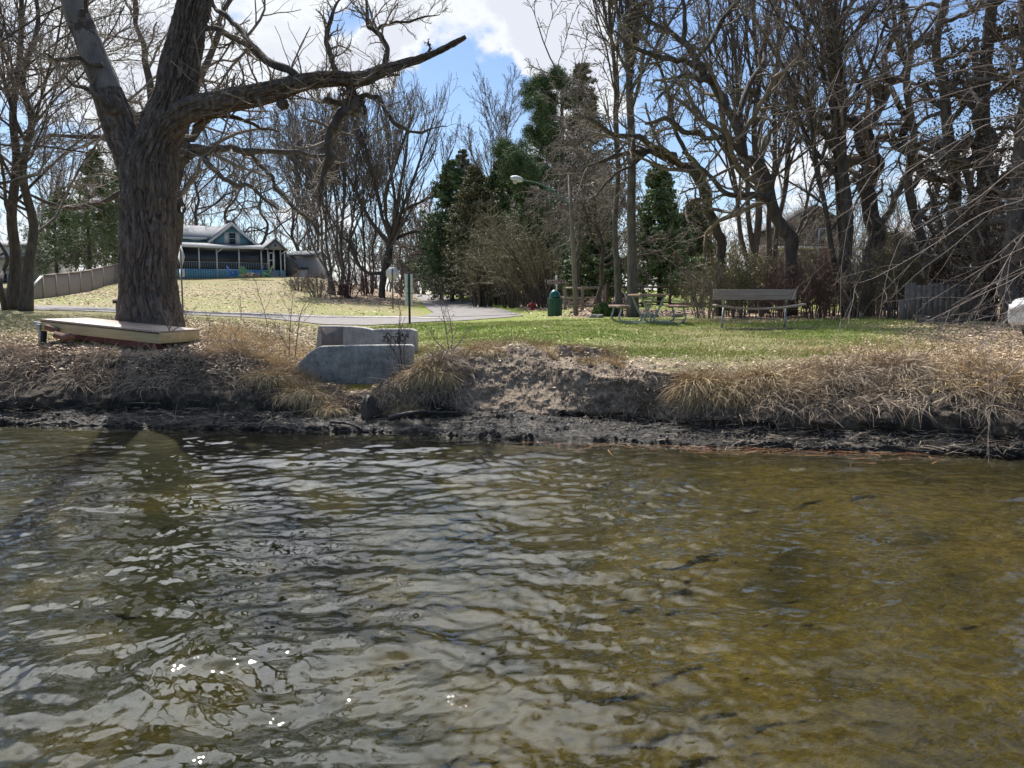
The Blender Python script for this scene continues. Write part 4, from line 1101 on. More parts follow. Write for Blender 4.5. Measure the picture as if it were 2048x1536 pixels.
# white house far left
r, w, ze2, zp2 = simple_house('white_house', -60, 62, 78, 1.9, 493, 478, 8, M_white, M_roof, 'pale house with a low roof half hidden behind the left tree trunks', 'house', gable_front=False)
for px in (6, 34): x = px2m(px + 60, 78); add_window(r, x - .5, x + .5, 1.0, 2.4)
MB().box(-0.5, w + .4, -1.8, -0.2, W(0, 520, 78)[2] - 1.9, W(0, 517, 78)[2] - 1.85).build('porch_roof', M_roof, r)
for px in (-20, 14, 60): x = px2m(px + 60, 78); MB().box(x - .08, x + .08, -1.75, -1.6, -.2, W(0, 520, 78)[2] - 1.9).build('porch_post', M_white, r)
# dark house behind the bin
r, w, ze2, zp2 = simple_house('dark_house', 1075, 1205, 58, 2.3, 517, 478, 8, M_darkwall, M_roofdark, 'dark grey house with one white framed window behind the conifers', 'house', gable_front=False)
x = px2m(1108.5 - 1075, 58); add_window(r, x - .22, x + .22, W(0, 537, 58)[2] - 2.3, W(0, 521, 58)[2] - 2.3)
MB().box(px2m(8, 58), px2m(20, 58), -0.5, -0.02, -0.3, W(0, 507, 58)[2] - 2.3).build('chimney', M_rock, r)
# brick house behind the thicket
r, w, ze2, zp2 = simple_house('brick_house', 1555, 1692, 72, 2.3, 452, 412, 9, M_brickwall, M_roofdark, 'dark brick house with a grey roof seen through the thicket behind the bench', 'house', gable_front=True)
for px, y0, y1 in ((1641, 490, 456), (1601, 445, 428)): x = px2m(px - 1555, 72); add_window(r, x - .4, x + .4, W(0, y0, 72)[2] - 2.3, W(0, y1, 72)[2] - 2.3)
MB().box(-0.6, w + .6, -2.2, -0.1, W(0, 497, 70)[2] - 2.3, W(0, 493, 70)[2] - 2.3).build('porch_roof', M_signback, r)
for px in (1575, 1617, 1655, 1664, 1690): x = px2m(px - 1555, 70); MB().box(x - .1, x + .1, -2.1, -1.9, -.2, W(0, 497, 70)[2] - 2.3).build('porch_post', M_white, r)

# --- weathered board fence panel and log pile on the right
p0 = on_ground(1802, 21.5)
bf = empty('board_fence', p0, -0.1, 'weathered grey board fence behind the log pile at the right', 'fence')
mb = MB(); rg_ = random.Random(2)
for i in range(15): mb.box(0.15 + i * 0.15, 0.29 + i * 0.15, 0.3, 0.33, -0.1, 0.98 + rg_.uniform(-.04, .04))
mb.build('boards', M_railgrey, bf)
MB().prism([(-0.07, -0.1), (0.10, -0.1), (0.05, 0.55), (-0.08, 0.55)], 0.0, 0.12).build('post', M_poleswood, bf)
logs = [(1826, 1905, 636, 20.0, .06), (1834, 1925, 643, 19.6, .075), (1845, 1915, 650, 19.2, .07), (1838, 1890, 632, 20.2, .045), (1862, 1932, 637, 20.1, .05)]
labs = ['pale bark topped log on the far left of the log pile', 'long dark rotten log in the middle of the pile', 'dark log lowest in front of the pile', 'thin pale branch log topmost on the pile', 'dark log reaching furthest right in the pile']
for (x0, x1, y, d, r), lab in zip(logs, labs):
    a = W(x0, y, d); b = W(x1, y + 4, d - 0.2)
    z = gz1((a[0] + b[0]) / 2, d)
    mb = MB(); tt_ = np.linspace(0, 1, 9)[:, None]; rgx = np.random.default_rng(x0)
    mb.tubes((a * (1 - tt_) + b * tt_) - a + rgx.normal(0, .012, (9, 3)), r * (1 + rgx.normal(0, .12, 9)), 9, caps=True)
    o = mb.build('log', M_log); o.location = tuple(a); tag(o, lab, 'log', 'logs in the pile at the right')

# driftwood on the mud, old stump in the gully, sticks
def stick(name, pts, r, mt, lab, cat, group=None, seed=0):
    P = catmull(pts, 5); rgx = np.random.default_rng(seed); P = P + rgx.normal(0, r * .25, P.shape)
    R = np.linspace(r, r * .5, len(P)) * (1 + rgx.normal(0, .12, len(P)))
    o0_ = P[0].copy(); o = MB().tubes(P - o0_, R, 8, caps=True).build(name, mt, smooth_=True); o.location = tuple(o0_)
    return tag(o, lab, cat, group)


def on_g(px, d, h=0.0): q = on_ground(px, d); q[2] += h; return q


stick('driftwood', [on_g(775, 10.55, .03), on_g(830, 10.6, .05), on_g(880, 10.65, .05), on_g(925, 10.7, .06)], 0.035, M_wetwood, 'dark driftwood log on the mud below the dead grass mound', 'driftwood', seed=1)
stick('driftwood', [on_g(655, 10.4, .04), on_g(690, 10.35, .04), on_g(735, 10.2, .03)], 0.022, M_wetwood, 'thin wet branch on the mud below the grey slab', 'driftwood', seed=2)
mb = MB(); th = np.linspace(0, 2 * math.pi, 21)[:-1]; rows = []
rgx = np.random.default_rng(9)
for i, (z, r) in enumerate(((-.1, .14), (0, .135), (.06, .12), (.12, .10), (.18, .085), (.24, .06), (.28, .035))):
    rows.append([(r * math.cos(a) * (1 + .25 * math.sin(3 * a + i)) + rgx.normal(0, .006), r * math.sin(a) * (1 + .2 * math.cos(4 * a)) + rgx.normal(0, .006), z) for a in th])
v = np.array(rows).reshape(-1, 3); f = [(k_ * 20 + j, k_ * 20 + (j + 1) % 20, (k_ + 1) * 20 + (j + 1) % 20, (k_ + 1) * 20 + j) for k_ in range(6) for j in range(20)]
mb.add(v, f); mb.ng.append([120 + j for j in range(20)])
st_ = mb.build('tree_stump', M_wetwood, smooth_=True); q = on_g(736, 10.75); st_.location = tuple(q); tag(st_, 'black rotten stump standing in the gully under the grey slab', 'stump')

# --- cars
def make_car(label):
    r = empty('parked_car', (0, 0, 0), 0, label, 'car')
    prof = [(-2.2, .35), (-2.25, .62), (-2.1, .86), (-1.2, .98), (-0.55, 1.42), (0.75, 1.45), (1.5, 1.02), (2.15, .95), (2.25, .6), (2.2, .35)]
    b = MB(); b.prism([(x, z) for x, z in prof], -.85, .85); b.build('body', M_carpaint, r, bevel=0.06)
    g_ = MB(); g_.prism([(-1.1, 1.0), (-.55, 1.36), (.7, 1.38), (1.3, 1.03)], -.862, .862); g_.build('side_windows', M_glass, r)
    g_ = MB(); g_.prism([(-1.19, 1.0), (-.60, 1.395), (-.57, 1.42), (-1.22, 1.0)], -.72, .72); g_.build('windscreen', M_glass, r)
    for x in (-1.4, 1.4):
        for s in (-1, 1):
            w_ = MB(); w_.rod((x, s * .68, .33), (x, s * .90, .33), .33, S=22); w_.build('wheel', M_tyre, r)
    for s in (-1, 1): MB().box(-2.27, -2.2, s * .62 - .16, s * .62 + .16, .62, .76).build('headlight', M_signback, r)
    return r


c1 = make_car('white car parked on the far street, glimpsed under the conifers'); c1.location = tuple(on_ground(1376, 68)); c1.rotation_euler.z = 0.2

c2 = make_car('white car at the right edge beyond the overhanging branches'); c2['group'] = c1['group'] = 'parked cars'
c2.location = tuple(on_ground(2250, 16.0)); c2.rotation_euler.z = 0.35; c2.location.z += -0.12

# ---------------------------------------------------------------- trees
def resample(P, R, K):
    P = np.asarray(P, float); s = np.concatenate([[0], np.cumsum(np.linalg.norm(np.diff(P, axis=0), axis=1))]); t = np.linspace(0, s[-1], K)
    return np.stack([np.interp(t, s, P[:, i]) for i in range(3)], 1), np.interp(t, s, R)


def grow(rng, P, R, n, t0=0.2, t1=1.0, ang=50, angv=15, L=0.5, Lv=0.3, K=6, wig=0.15, up=0.0, rf=0.6, rmin=0.004, rend=0.5, tl=0.5, droop=0.0):
    "children of every polyline in P (N,K0,3)"
    N_, K0, _ = P.shape
    PP = np.repeat(P, n, 0); RR = np.repeat(R, n, 0); M = N_ * n
    t = (np.tile(np.arange(n), N_) + rng.uniform(0, 1, M)) / n * (t1 - t0) + t0
    f = t * (K0 - 1); i0 = np.minimum(f.astype(int), K0 - 2); ff = (f - i0)[:, None]; ar = np.arange(M)
    a = PP[ar, i0]; b = PP[ar, i0 + 1]; pos = a * (1 - ff) + b * ff
    rad = RR[ar, i0] * (1 - ff[:, 0]) + RR[ar, i0 + 1] * ff[:, 0]
    T = norm(b - a)
    plen = np.linalg.norm(np.diff(PP, axis=1), axis=2).sum(1)
    phi = rng.uniform(0, 2 * np.pi, M); an = np.radians(ang + rng.normal(0, angv, M))
    ref = norm(rng.normal(0, 1, (M, 3))); n1 = norm(np.cross(T, ref)); n2 = np.cross(T, n1)
    d = np.cos(an)[:, None] * T + np.sin(an)[:, None] * (np.cos(phi)[:, None] * n1 + np.sin(phi)[:, None] * n2)
    length = plen * L * (1 - tl * t) * rng.uniform(1 - Lv, 1 + Lv, M)
    r0 = np.clip(np.minimum(rad * rf, rad), rmin, None); re = np.maximum(r0 * rend, rmin * 0.8)
    out = np.empty((M, K, 3)); out[:, 0] = pos; st = (length / (K - 1))[:, None]
    bendv = rng.normal(0, wig * 0.6, (M, 3))
    for k in range(1, K):
        d = d + rng.normal(0, wig, (M, 3)) + bendv * 0.5; d[:, 2] += up - droop * k / K; d = norm(d)
        pos = pos + d * st; out[:, k] = pos
    Rn = r0[:, None] * (1 - np.linspace(0, 1, K)[None]) + re[:, None] * np.linspace(0, 1, K)[None]
    return out, Rn


STY = {  # per level: n, ang, L, wig, up, K
    'oak':  [dict(n=12, t0=.38, ang=60, L=.62, wig=.26, up=.05, K=10, rf=.62, tl=.35), dict(n=7, t0=.2, ang=55, L=.5, wig=.26, up=.05, K=8, rf=.6), dict(n=7, t0=.15, ang=50, L=.5, wig=.24, up=.03, K=6, rf=.6), dict(n=6, t0=.1, ang=48, L=.5, wig=.2, up=.02, K=4, rf=.6)],
    'vase': [dict(n=14, t0=.28, ang=32, L=.75, wig=.07, up=.07, K=10, rf=.6, tl=.55), dict(n=8, t0=.25, ang=28, L=.5, wig=.09, up=.08, K=8, rf=.6), dict(n=8, t0=.15, ang=30, L=.45, wig=.10, up=.07, K=6, rf=.6), dict(n=6, t0=.1, ang=32, L=.5, wig=.10, up=.05, K=4, rf=.6)],
    'tall': [dict(n=18, t0=.45, ang=38, L=.42, wig=.07, up=.06, K=9, rf=.5, tl=.45), dict(n=8, t0=.2, ang=35, L=.5, wig=.10, up=.04, K=7, rf=.6), dict(n=7, t0=.15, ang=38, L=.5, wig=.12, up=.02, K=5, rf=.6), dict(n=5, t0=.1, ang=38, L=.5, wig=.12, up=.0, K=4, rf=.6)],
    'droop': [dict(n=16, t0=.3, ang=60, L=.55, wig=.12, up=.03, K=9, rf=.55, tl=.4), dict(n=8, t0=.15, ang=45, L=.55, wig=.13, up=-.10, K=8, rf=.6), dict(n=8, t0=.1, ang=38, L=.6, wig=.13, up=-.12, K=6, rf=.6), dict(n=5, t0=.1, ang=38, L=.5, wig=.13, up=-.08, K=4, rf=.6)],
}


def bare_crown(seed, stems, style, rmin, dens=1.0, Ls=1.0, levels=4, crown_sides=(7, 5, 4, 3), **ov):
    "stems: list of (P,R).  returns list of (P,R,sides)"
    rng = np.random.default_rng(seed); K = 24
    rs = [resample(P, R, K) for P, R in stems]
    P = np.stack([a for a, _ in rs]); R = np.stack([b for _, b in rs]); out = []
    for lv, s in enumerate(STY[style][:levels]):
        s = dict(s); s.update(ov.get('l%d' % lv, {}))
        n = max(2, int(round(s.pop('n') * (dens if lv > 0 else ov.get('d0', 1)))))
        s['L'] *= Ls if lv == 0 else 1
        P, R = grow(rng, P, R, n, rmin=rmin * (1.6, 1.3, 1.1, 1.0)[lv], **s)
        out.append((P, R, crown_sides[lv]))
    return out


def tree_obj(name, base, trunk_list, crown, label, cat, group=None, mt=None, mw=None, trunk_sides=14, limbs_in_trunk=1, buds=None, seed=0, smooth_=True):
    base = np.asarray(base, float)
    root = empty(name, base, 0, label, cat, group)
    mb = MB()
    for P, R in trunk_list: mb.tubes(np.asarray(P) - base, R, trunk_sides, caps=True)
    rng = np.random.default_rng(seed)
    cb = MB()
    for lv, (P, R, S) in enumerate(crown):
        (mb if lv < limbs_in_trunk else cb).tubes(P - base, R, S)
    mb.build('trunk', mt or M_bark, root, smooth_=smooth_)
    cb.build('crown', mw or M_twig, root, smooth_=False)
    if buds:
        P = crown[-1][0] - base; add_leaves(root, P, buds, rng)
    return root


def add_leaves(root, P, spec, rng, name='buds', mt=None):
    n, size = spec
    q = P.reshape(-1, P.shape[-2], 3); i = rng.integers(0, len(q), n); k = rng.integers(1, q.shape[1], n)
    c = q[i, k] + rng.normal(0, size * 0.6, (n, 3)); tag(leafquads(c, size, rng).build(name, mt or M_bud, root), kind='stuff')


def leafquads(c, size, rng, flat=0.0):
    n = len(c); a = norm(rng.normal(0, 1, (n, 3)) * np.array([1, 1, 1 - flat])); b = norm(np.cross(a, norm(rng.normal(0, 1, (n, 3)) + np.array([0, 0, flat * 3]))))
    s = (np.asarray(size) * rng.uniform(.6, 1.4, n))[:, None]
    v = np.stack([c - a * s * .5, c + b * s * .35, c + a * s * .5, c - b * s * .35], 1)
    f = np.arange(n * 4).reshape(n, 4)
    m = MB(); m.add(v, f, tint=np.repeat(rng.uniform(0, 1, n), 4)); return m


def trace(pts, d, dd=None):
    "pts: (px,py,radius px) -> world polyline at depth d (+ per point depth offsets)"
    P = []; R = []
    for i, (x, y, r) in enumerate(pts):
        di = d + (dd[i] if dd else 0); P.append(W(x, y, di)); R.append(px2m(r, di))
    Pc = catmull(np.hstack([np.array(P), np.array(R)[:, None]]), 6)
    return Pc[:, :3], np.maximum(Pc[:, 3], 0.002)


def wander(P, R, amt, seed):
    rng = np.random.default_rng(seed); n = len(P); w = np.stack([np.interp(np.arange(n), np.linspace(0, n - 1, n // 3 + 2), rng.normal(0, 1, n // 3 + 2)) for _ in range(3)], 1)
    return P + w * amt * R[:, None], R * (1 + 0.12 * w[:, 0])


# ---- the big old tree
D0 = 14.0
hb = on_ground(303, D0); hb[2] -= 0.15


def bark_tube(P, R, S, K, seed, amp=0.05, flare=None, plates=9.0, nx_=26):
    P, R = resample(P, R, K)
    mb = MB(); mb.tubes(P, R, S); v = mb.v[0].reshape(K, S, 3)
    th = np.arange(S) / S * 2 * np.pi; s = np.concatenate([[0], np.cumsum(np.linalg.norm(np.diff(P, axis=0), axis=1))])
    TH, SS = np.meshgrid(th, s); cx_, cy_ = np.cos(TH), np.sin(TH)
    circ = R[:, None] * 2 * np.pi
    # ridges: periodic noise by blending two domains
    def pn(fa, fs, sd):
        u = TH / (2 * np.pi); w = u
        a = fbm(u * fa + fbm(u * 3, SS * 1.2, sd + 5, 2) * 1.2, SS * fs, sd, 3, 0.55); b = fbm((u - 1) * fa + fbm((u - 1) * 3, SS * 1.2, sd + 5, 2) * 1.2, SS * fs, sd, 3, 0.55)
        bl = smooth(0.9, 1.0, w); return a * (1 - bl) + b * bl
    g1 = pn(nx_, 1.7, seed); g2 = pn(nx_ * 2.0, 4.2, seed + 31); g3 = pn(nx_ * 4, 9.0, seed + 71)
    h = -amp * np.exp(-(g1 / 0.10) ** 2) - amp * 0.55 * np.exp(-(g2 / 0.10) ** 2) + amp * 0.22 * g3 + amp * 0.35 * pn(nx_ * .8, 3.5, seed + 12) + 0.035 * pn(4, 0.6, seed + 50)
    if flare is not None: h = h + flare(TH, SS)
    c = P[:, None, :]; dirv = norm(v - c)
    mb.v[0] = (v + dirv * h[..., None]).reshape(-1, 3)
    return mb


heroT = []   # (P,R) for crown growth
trunkP, trunkR = trace([(303, 680, 68), (302, 640, 63), (299, 590, 59), (296, 520, 56), (296, 440, 55), (298, 360, 57), (300, 325, 55), (312, 290, 47), (330, 240, 43), (350, 180, 41), (362, 120, 39), (376, 60, 36), (392, 0, 33), (405, -70, 31), (412, -180, 28), (405, -330, 22), (420, -480, 15), (410, -620, 8)], D0)
limbL, limbLR = trace([(288, 350, 40), (262, 300, 36), (243, 262, 32), (228, 225, 29), (213, 180, 27), (192, 125, 25), (165, 55, 23), (140, -10, 22), (110, -90, 20), (70, -200, 16), (50, -320, 11), (20, -450, 6)], D0, [0] + [-.05 * i for i in range(11)])
limbR, limbRR = trace([(330, 262, 30), (372, 222, 30), (430, 206, 28), (500, 192, 25), (560, 178, 23), (615, 162, 19), (680, 158, 17), (725, 158, 16), (765, 142, 12), (830, 122, 9), (880, 103, 7), (922, 80, 5), (932, 74, 4)], D0 - .1, [0, -.1, -.2, -.3, -.4, -.5, -.5, -.5, -.5, -.5, -.5, -.5, -.5])
root = empty('old_tree', hb, 0, 'huge old tree with furrowed bark, forked trunk and a long broken limb over the lawn', 'tree')
fl = lambda TH, SS: 0.22 * np.exp(-SS / 0.45) * (0.6 + 0.5 * np.cos(TH * 3 + 1) + 0.3 * np.cos(TH * 5))
M_barkhero = mat('bark_hero', (0.21, 0.175, 0.15), (0.085, 0.068, 0.057), 0.92, 7, bump=1.2, bscale=22, stretch=(2.2, 2.2, 0.30), c3=(0.14, 0.112, 0.092), spots=(3.5, 0.60, (0.17, 0.15, 0.135)))
M_barkpale = mat('bark_pale', (0.22, 0.205, 0.20), (0.13, 0.118, 0.112), 0.85, 5, bump=0.6, bscale=30, stretch=(1, 1, 0.4), spots=(2.2, 0.58, (0.07, 0.055, 0.045)))
mb = bark_tube(trunkP - hb, trunkR * .90, 260, 640, 3, 0.060, fl, nx_=30)
mt_ = mb.build('trunk', M_barkhero, root, smooth_=True)
bark_tube(limbL[:25] - hb, limbLR[:25] * 1.03, 130, 160, 5, 0.045, None, nx_=18).build('limb_foot', M_barkhero, root, smooth_=True)
bark_tube(limbL[16:] - hb, limbLR[16:] * .97, 90, 220, 5, 0.010, None, nx_=9).build('pale_limb', M_barkpale, root, smooth_=True)
bark_tube(limbR - hb, limbRR * .86, 130, 420, 8, 0.040, None, nx_=18).build('broken_limb', M_barkhero, root, smooth_=True)
sec = []
def T_(pts, d=D0 - .5, dd=None, w=.5, s=1):
    P, R = trace(pts, d, dd); P, R = wander(P, R, w, s); sec.append((P, R)); return P, R
T_([(700, 165, 9), (705, 190, 11), (706, 215, 10), (700, 230, 6)], s=2, w=.2)
T_([(700, 200, 9), (688, 222, 10), (670, 245, 10), (659, 280, 9), (656, 310, 8), (648, 345, 6), (643, 380, 4.5), (641, 412, 2)], s=3, w=.25)
T_([(705, 200, 8), (690, 203, 7), (665, 200, 6), (650, 198, 5)], s=4)
T_([(712, 192, 5), (735, 190, 5), (755, 198, 4.5), (775, 222, 4), (790, 248, 4), (815, 258, 3.2), (840, 265, 2.6), (870, 255, 1.5), (895, 252, 1)], s=5)
T_([(718, 205, 4), (728, 212, 4), (728, 225, 3.5), (716, 222, 2.5)], s=6)
T_([(762, 140, 6), (775, 115, 6), (776, 95, 5), (762, 75, 5), (748, 60, 4), (735, 50, 3.5), (735, 15, 3), (730, -30, 2)], s=7)
T_([(752, 65, 4), (765, 52, 3.5), (785, 46, 3), (812, 42, 2.5), (850, 34, 1.5), (880, 30, .8)], s=8)
T_([(672, 150, 6), (665, 120, 5), (652, 88, 5), (660, 40, 4), (672, 10, 3), (690, -10, 2)], s=9)
T_([(605, 158, 9), (580, 142, 8), (545, 125, 8), (505, 100, 7), (488, 70, 6), (470, 45, 5.5), (447, 28, 5), (428, 8, 4), (418, -30, 3)], s=10, dd=[0, 0, .1, .3, .5, .7, .9, 1.1, 1.3])
T_([(560, 205, 10), (572, 213, 7)], s=11, w=0.2)
T_([(225, 215, 5), (175, 180, 4), (150, 172, 3), (130, 150, 2)], s=12)
T_([(200, 130, 5), (150, 118, 4), (110, 120, 3), (90, 108, 2)], s=13)
T_([(160, 30, 6), (175, 10, 5), (185, -40, 4), (170, -120, 3)], s=14)
T_([(412, 60, 6), (440, 60, 5), (470, 75, 4.5), (495, 95, 3)], s=15, d=D0)
T_([(390, 250, 5), (430, 232, 4), (480, 238, 3.5), (520, 255, 3), (560, 262, 2)], s=16, d=D0)
T_([(740, 160, 4), (760, 148, 4), (785, 150, 3), (800, 149, 2)], s=17, w=.2)
T_([(855, 108, 3), (860, 95, 2), (855, 84, 1)], s=18, w=.2)
for P, R in sec: MB().tubes(P - hb, R, 14, caps=True).build('limb', M_bark, root, smooth_=True)
cb = MB(); rng = np.random.default_rng(77)
allp = [resample(P, R, 16) for P, R in sec if len(P) > 10]
P = np.stack([a for a, _ in allp]); R = np.stack([b for _, b in allp])
P1, R1 = grow(rng, P, R, 10, .15, 1, 55, 15, .42, .4, 8, .16, .05, .45, .0045, tl=.3)
pl_ = np.linalg.norm(np.diff(P1, axis=1), axis=2).sum(1); P1 = P1[pl_ < 1.6]; R1 = R1[pl_ < 1.6]
P2, R2 = grow(rng, P1, R1, 6, .15, 1, 45, 15, .6, .4, 6, .14, .05, .6, .0032)
P3_, R3 = grow(rng, P2, R2, 3, .2, 1, 40, 15, .6, .4, 4, .14, .03, .6, .0028)
for a, b, s in ((P1, R1, 5), (P2, R2, 4), (P3_, R3, 3)): cb.tubes(a - hb, b, s)
# sprouts on the main limb and crown overhead
a, b = resample(limbR, limbRR, 16); P1, R1 = grow(rng, a[None], b[None], 46, .12, .8, 75, 20, .17, .5, 7, .12, .10, .10, .005, tl=.3)
P2, R2 = grow(rng, P1, R1, 6, .1, 1, 40, 15, .6, .4, 5, .12, .06, .6, .003)
for q, w_, s in ((P1, R1, 5), (P2, R2, 3)): cb.tubes(q - hb, w_, s)
for src in ((trunkP[60:], trunkR[60:]), (limbL[36:], limbLR[36:])):
    a, b = resample(*src, 20)
    P1, R1 = grow(rng, a[None], b[None], 9, .3, 1, 55, 12, .4, .3, 10, .16, .05, .3, .01, tl=.3)
    P2, R2 = grow(rng, P1, R1, 8, .15, 1, 50, 15, .5, .4, 8, .2, .0, .5, .006)
    P3_, R3 = grow(rng, P2, R2, 7, .15, 1, 45, 15, .5, .4, 6, .17, -.03, .5, .004)
    for q, w_, s in ((P1, R1, 6), (P2, R2, 4), (P3_, R3, 3)): cb.tubes(q - hb, w_, s)
cb.build('crown', M_twig, root)
# knot on the pale limb and dead wood in the fork
kn = MB().lathe([(0.20, -0.06), (0.21, 0.0), (0.17, 0.05), (0.10, 0.03), (0.04, -0.02)], 20).build('knot', M_barkhero, root, smooth_=True)
kn.location = tuple(W(222, 208, D0 - .38) - hb); kn.rotation_euler = (math.radians(80), 0, .3); kn.scale = (.8, .8, .8)


def stems_straight(px, d, top_px, top_py, r, lean=0.0, kinks=0.15, seed=0, base_h=0.0, rt=0.25):
    rng = np.random.default_rng(seed); a = on_ground(px, d); a[2] -= 0.1; b = W(top_px, top_py, d)
    t = np.linspace(0, 1, 9)[:, None]; P = a * (1 - t) + b * t; P[1:] += rng.normal(0, kinks, (8, 3)); R = r * (1 - (1 - rt) * t[:, 0] ** 0.8); R[0] *= 1.25
    c = catmull(np.hstack([P, R[:, None]]), 4); return c[:, :3], np.maximum(c[:, 3], .004)


def bare_tree(name, px, d, top, r, style, seed, label, rmin=.008, mt=None, mw=None, dens=1.0, Ls=1.0, kinks=.2, extra=(), group='bare trees', buds=None, levels=4, limbs=1, cat='tree', rt=0.2, **ov):
    st = [stems_straight(px, d, top[0], top[1], r, seed=seed, kinks=kinks, rt=rt)]
    for e in extra: st.append(stems_straight(e[0], d + e[4] if len(e) > 4 else d, e[1], e[2], e[3], seed=seed + 7, kinks=kinks, rt=rt))
    cr = bare_crown(seed, st, style, rmin, dens, Ls, levels, **ov)
    return tree_obj(name, on_ground(px, d), st, cr, label, cat, group, mt, mw, buds=buds, seed=seed, limbs_in_trunk=limbs)


# left side
bare_tree('bare_tree', 28, 27, (40, -190), .21, 'tall', 11, 'thicker of the two dark bare trees at the left, in front of the low fence', .0075, kinks=.12, dens=.9, mw=M_twiggrey, l0=dict(t0=.22, L=.5, n=22, ang=46, wig=.13, rf=.36))
bare_tree('bare_tree', 55, 26, (62, -150), .19, 'tall', 12, 'straighter dark bare tree just right of its twin by the low fence', .0075, kinks=.12, dens=.9, l0=dict(t0=.2, L=.55, n=22, ang=48, wig=.14, rf=.36))
bare_tree('bare_tree', 16, 26.5, (-60, 300), .09, 'oak', 13, 'small crooked bare tree leaning left beside the left pair', .006, dens=.8, kinks=.25)
bare_tree('bare_tree', -90, 22, (-60, -60), .16, 'oak', 14, 'dark gnarled tree whose limbs reach in from the left edge', .007, dens=1.0, kinks=.3, l0=dict(n=14, t0=.25, L=.6, rf=.45))

# gnarled oak behind the big trunk
Do = 36; ob = on_ground(345, Do)
def TR(lst, d, w=.6, rs=1.0): return [wander(*(lambda q: (q[0], q[1] * rs))(trace(p, d, dd)), w, 5 + i) for i, (p, dd) in enumerate(lst)]
oakst = TR([([(345, 620, 14), (348, 520, 12), (350, 420, 12), (348, 360, 12), (352, 330, 12), (372, 308, 11), (400, 302, 9), (440, 298, 8), (480, 300, 7), (520, 303, 6), (570, 303, 5), (620, 308, 4), (655, 310, 3)], None),
            ([(372, 306, 8), (380, 280, 8), (392, 258, 7), (405, 242, 6), (425, 228, 4), (450, 232, 3)], None),
            ([(395, 305, 6), (420, 325, 6), (445, 350, 5), (465, 368, 4.5), (500, 372, 4), (530, 400, 3), (560, 420, 2)], [0, -.5, -1, -1.5, -2, -2, -2]),
            ([(495, 303, 5), (520, 325, 4.5), (545, 350, 4), (552, 380, 4), (575, 405, 3.5), (610, 430, 3), (640, 470, 2)], [0, .5, 1, 1, 1, 1, 1]),
            ([(345, 400, 9), (330, 330, 8), (310, 250, 8), (300, 180, 7), (290, 100, 6), (270, 20, 5), (260, -60, 3)], [0, 1, 2, 2, 2, 2, 2]),
            ([(335, 350, 8), (290, 260, 7), (250, 210, 7), (215, 130, 6), (170, 40, 5), (130, -30, 3)], [0, 1, 1, 1, 1, 1]),
            ([(345, 380, 8), (365, 280, 7), (390, 190, 7), (420, 110, 6), (445, 40, 5), (470, -40, 3)], [0, 2, 3, 3, 3, 3]),
            ([(345, 430, 7), (280, 370, 6), (220, 395, 5), (160, 415, 4.5), (100, 405, 3.5), (40, 380, 2)], [0, -1, -2, -3, -4, -5]),
            ([(340, 360, 7), (260, 300, 6), (220, 280, 5), (160, 275, 4), (100, 270, 3), (70, 290, 2)], [0, -1, -2, -3, -4, -5])], Do)
ks = [resample(a, b, 24) for a, b in oakst]
rng = np.random.default_rng(21); P = np.stack([a for a, _ in ks]); R = np.stack([b for _, b in ks])
c1_ = grow(rng, P, R, 11, .3, 1, 60, 18, .22, .4, 8, .26, .05, .45, .010, tl=.2); c2_ = grow(rng, *c1_, 6, .15, 1, 50, 15, .5, .4, 7, .22, .03, .55, .007); c3_ = grow(rng, *c2_, 5, .15, 1, 45, 15, .5, .4, 4, .2, .03, .55, .0058)
tree_obj('gnarled_oak', ob, oakst, [(*c1_, 5), (*c2_, 4), (*c3_, 3)], 'gnarled oak rising directly behind the big trunk, crooked limbs spreading both ways', 'tree', limbs_in_trunk=0)

# trees behind the blue house
for i, (px, d, tx, ty, r, lab, sty) in enumerate(((395, 98, 400, 290, .42, 'wide bare tree directly behind the left end of the blue house roof', 'oak'), (455, 104, 470, 300, .42, 'round crowned bare tree behind the blue house chimney', 'oak'),
                                            (372, 90, 366, 330, .35, 'dark bare tree at the left corner of the blue house', 'tall'), (535, 100, 520, 330, .38, 'bare tree rising right of the blue house gable', 'oak'),
                                            (590, 106, 590, 320, .38, 'bare tree behind the grey garage', 'vase'), (630, 110, 640, 340, .38, 'distant bare tree between the garage and the leaning cluster', 'vase'),
                                            (230, 96, 240, 330, .4, 'bare tree far behind the board fence', 'oak'), (100, 100, 110, 360, .4, 'bare tree beyond the pale house at left', 'vase'))):
    bare_tree('bare_tree', px, d, (tx, ty), r * .75, sty, 40 + i, lab, .015, dens=.8, Ls=1.15, kinks=.4, mw=M_twiggrey, group='bare trees behind the houses')

# cluster leaning right-up, left of the main dark tree
bare_tree('bare_tree_cluster', 668, 60, (600, 260), .13, 'vase', 61, 'cluster of slender dark bare stems fanning out left of the main dark tree', .010, kinks=.12, dens=.85, mt=M_barkgrey, mw=M_twiggrey, Ls=.8, extra=((660, 640, 230, .12), (680, 690, 230, .15), (672, 560, 330, .10), (690, 720, 250, .12), (684, 660, 300, .12, 2)), rt=.3)
bare_tree('bare_tree_cluster', 738, 66, (715, 250), .11, 'vase', 62, 'thin bare stems between the cluster and the main dark tree', .010, mw=M_twiggrey, kinks=.1, dens=.8, Ls=.8, extra=((745, 760, 240, .10), (730, 680, 290, .09)), rt=.3)
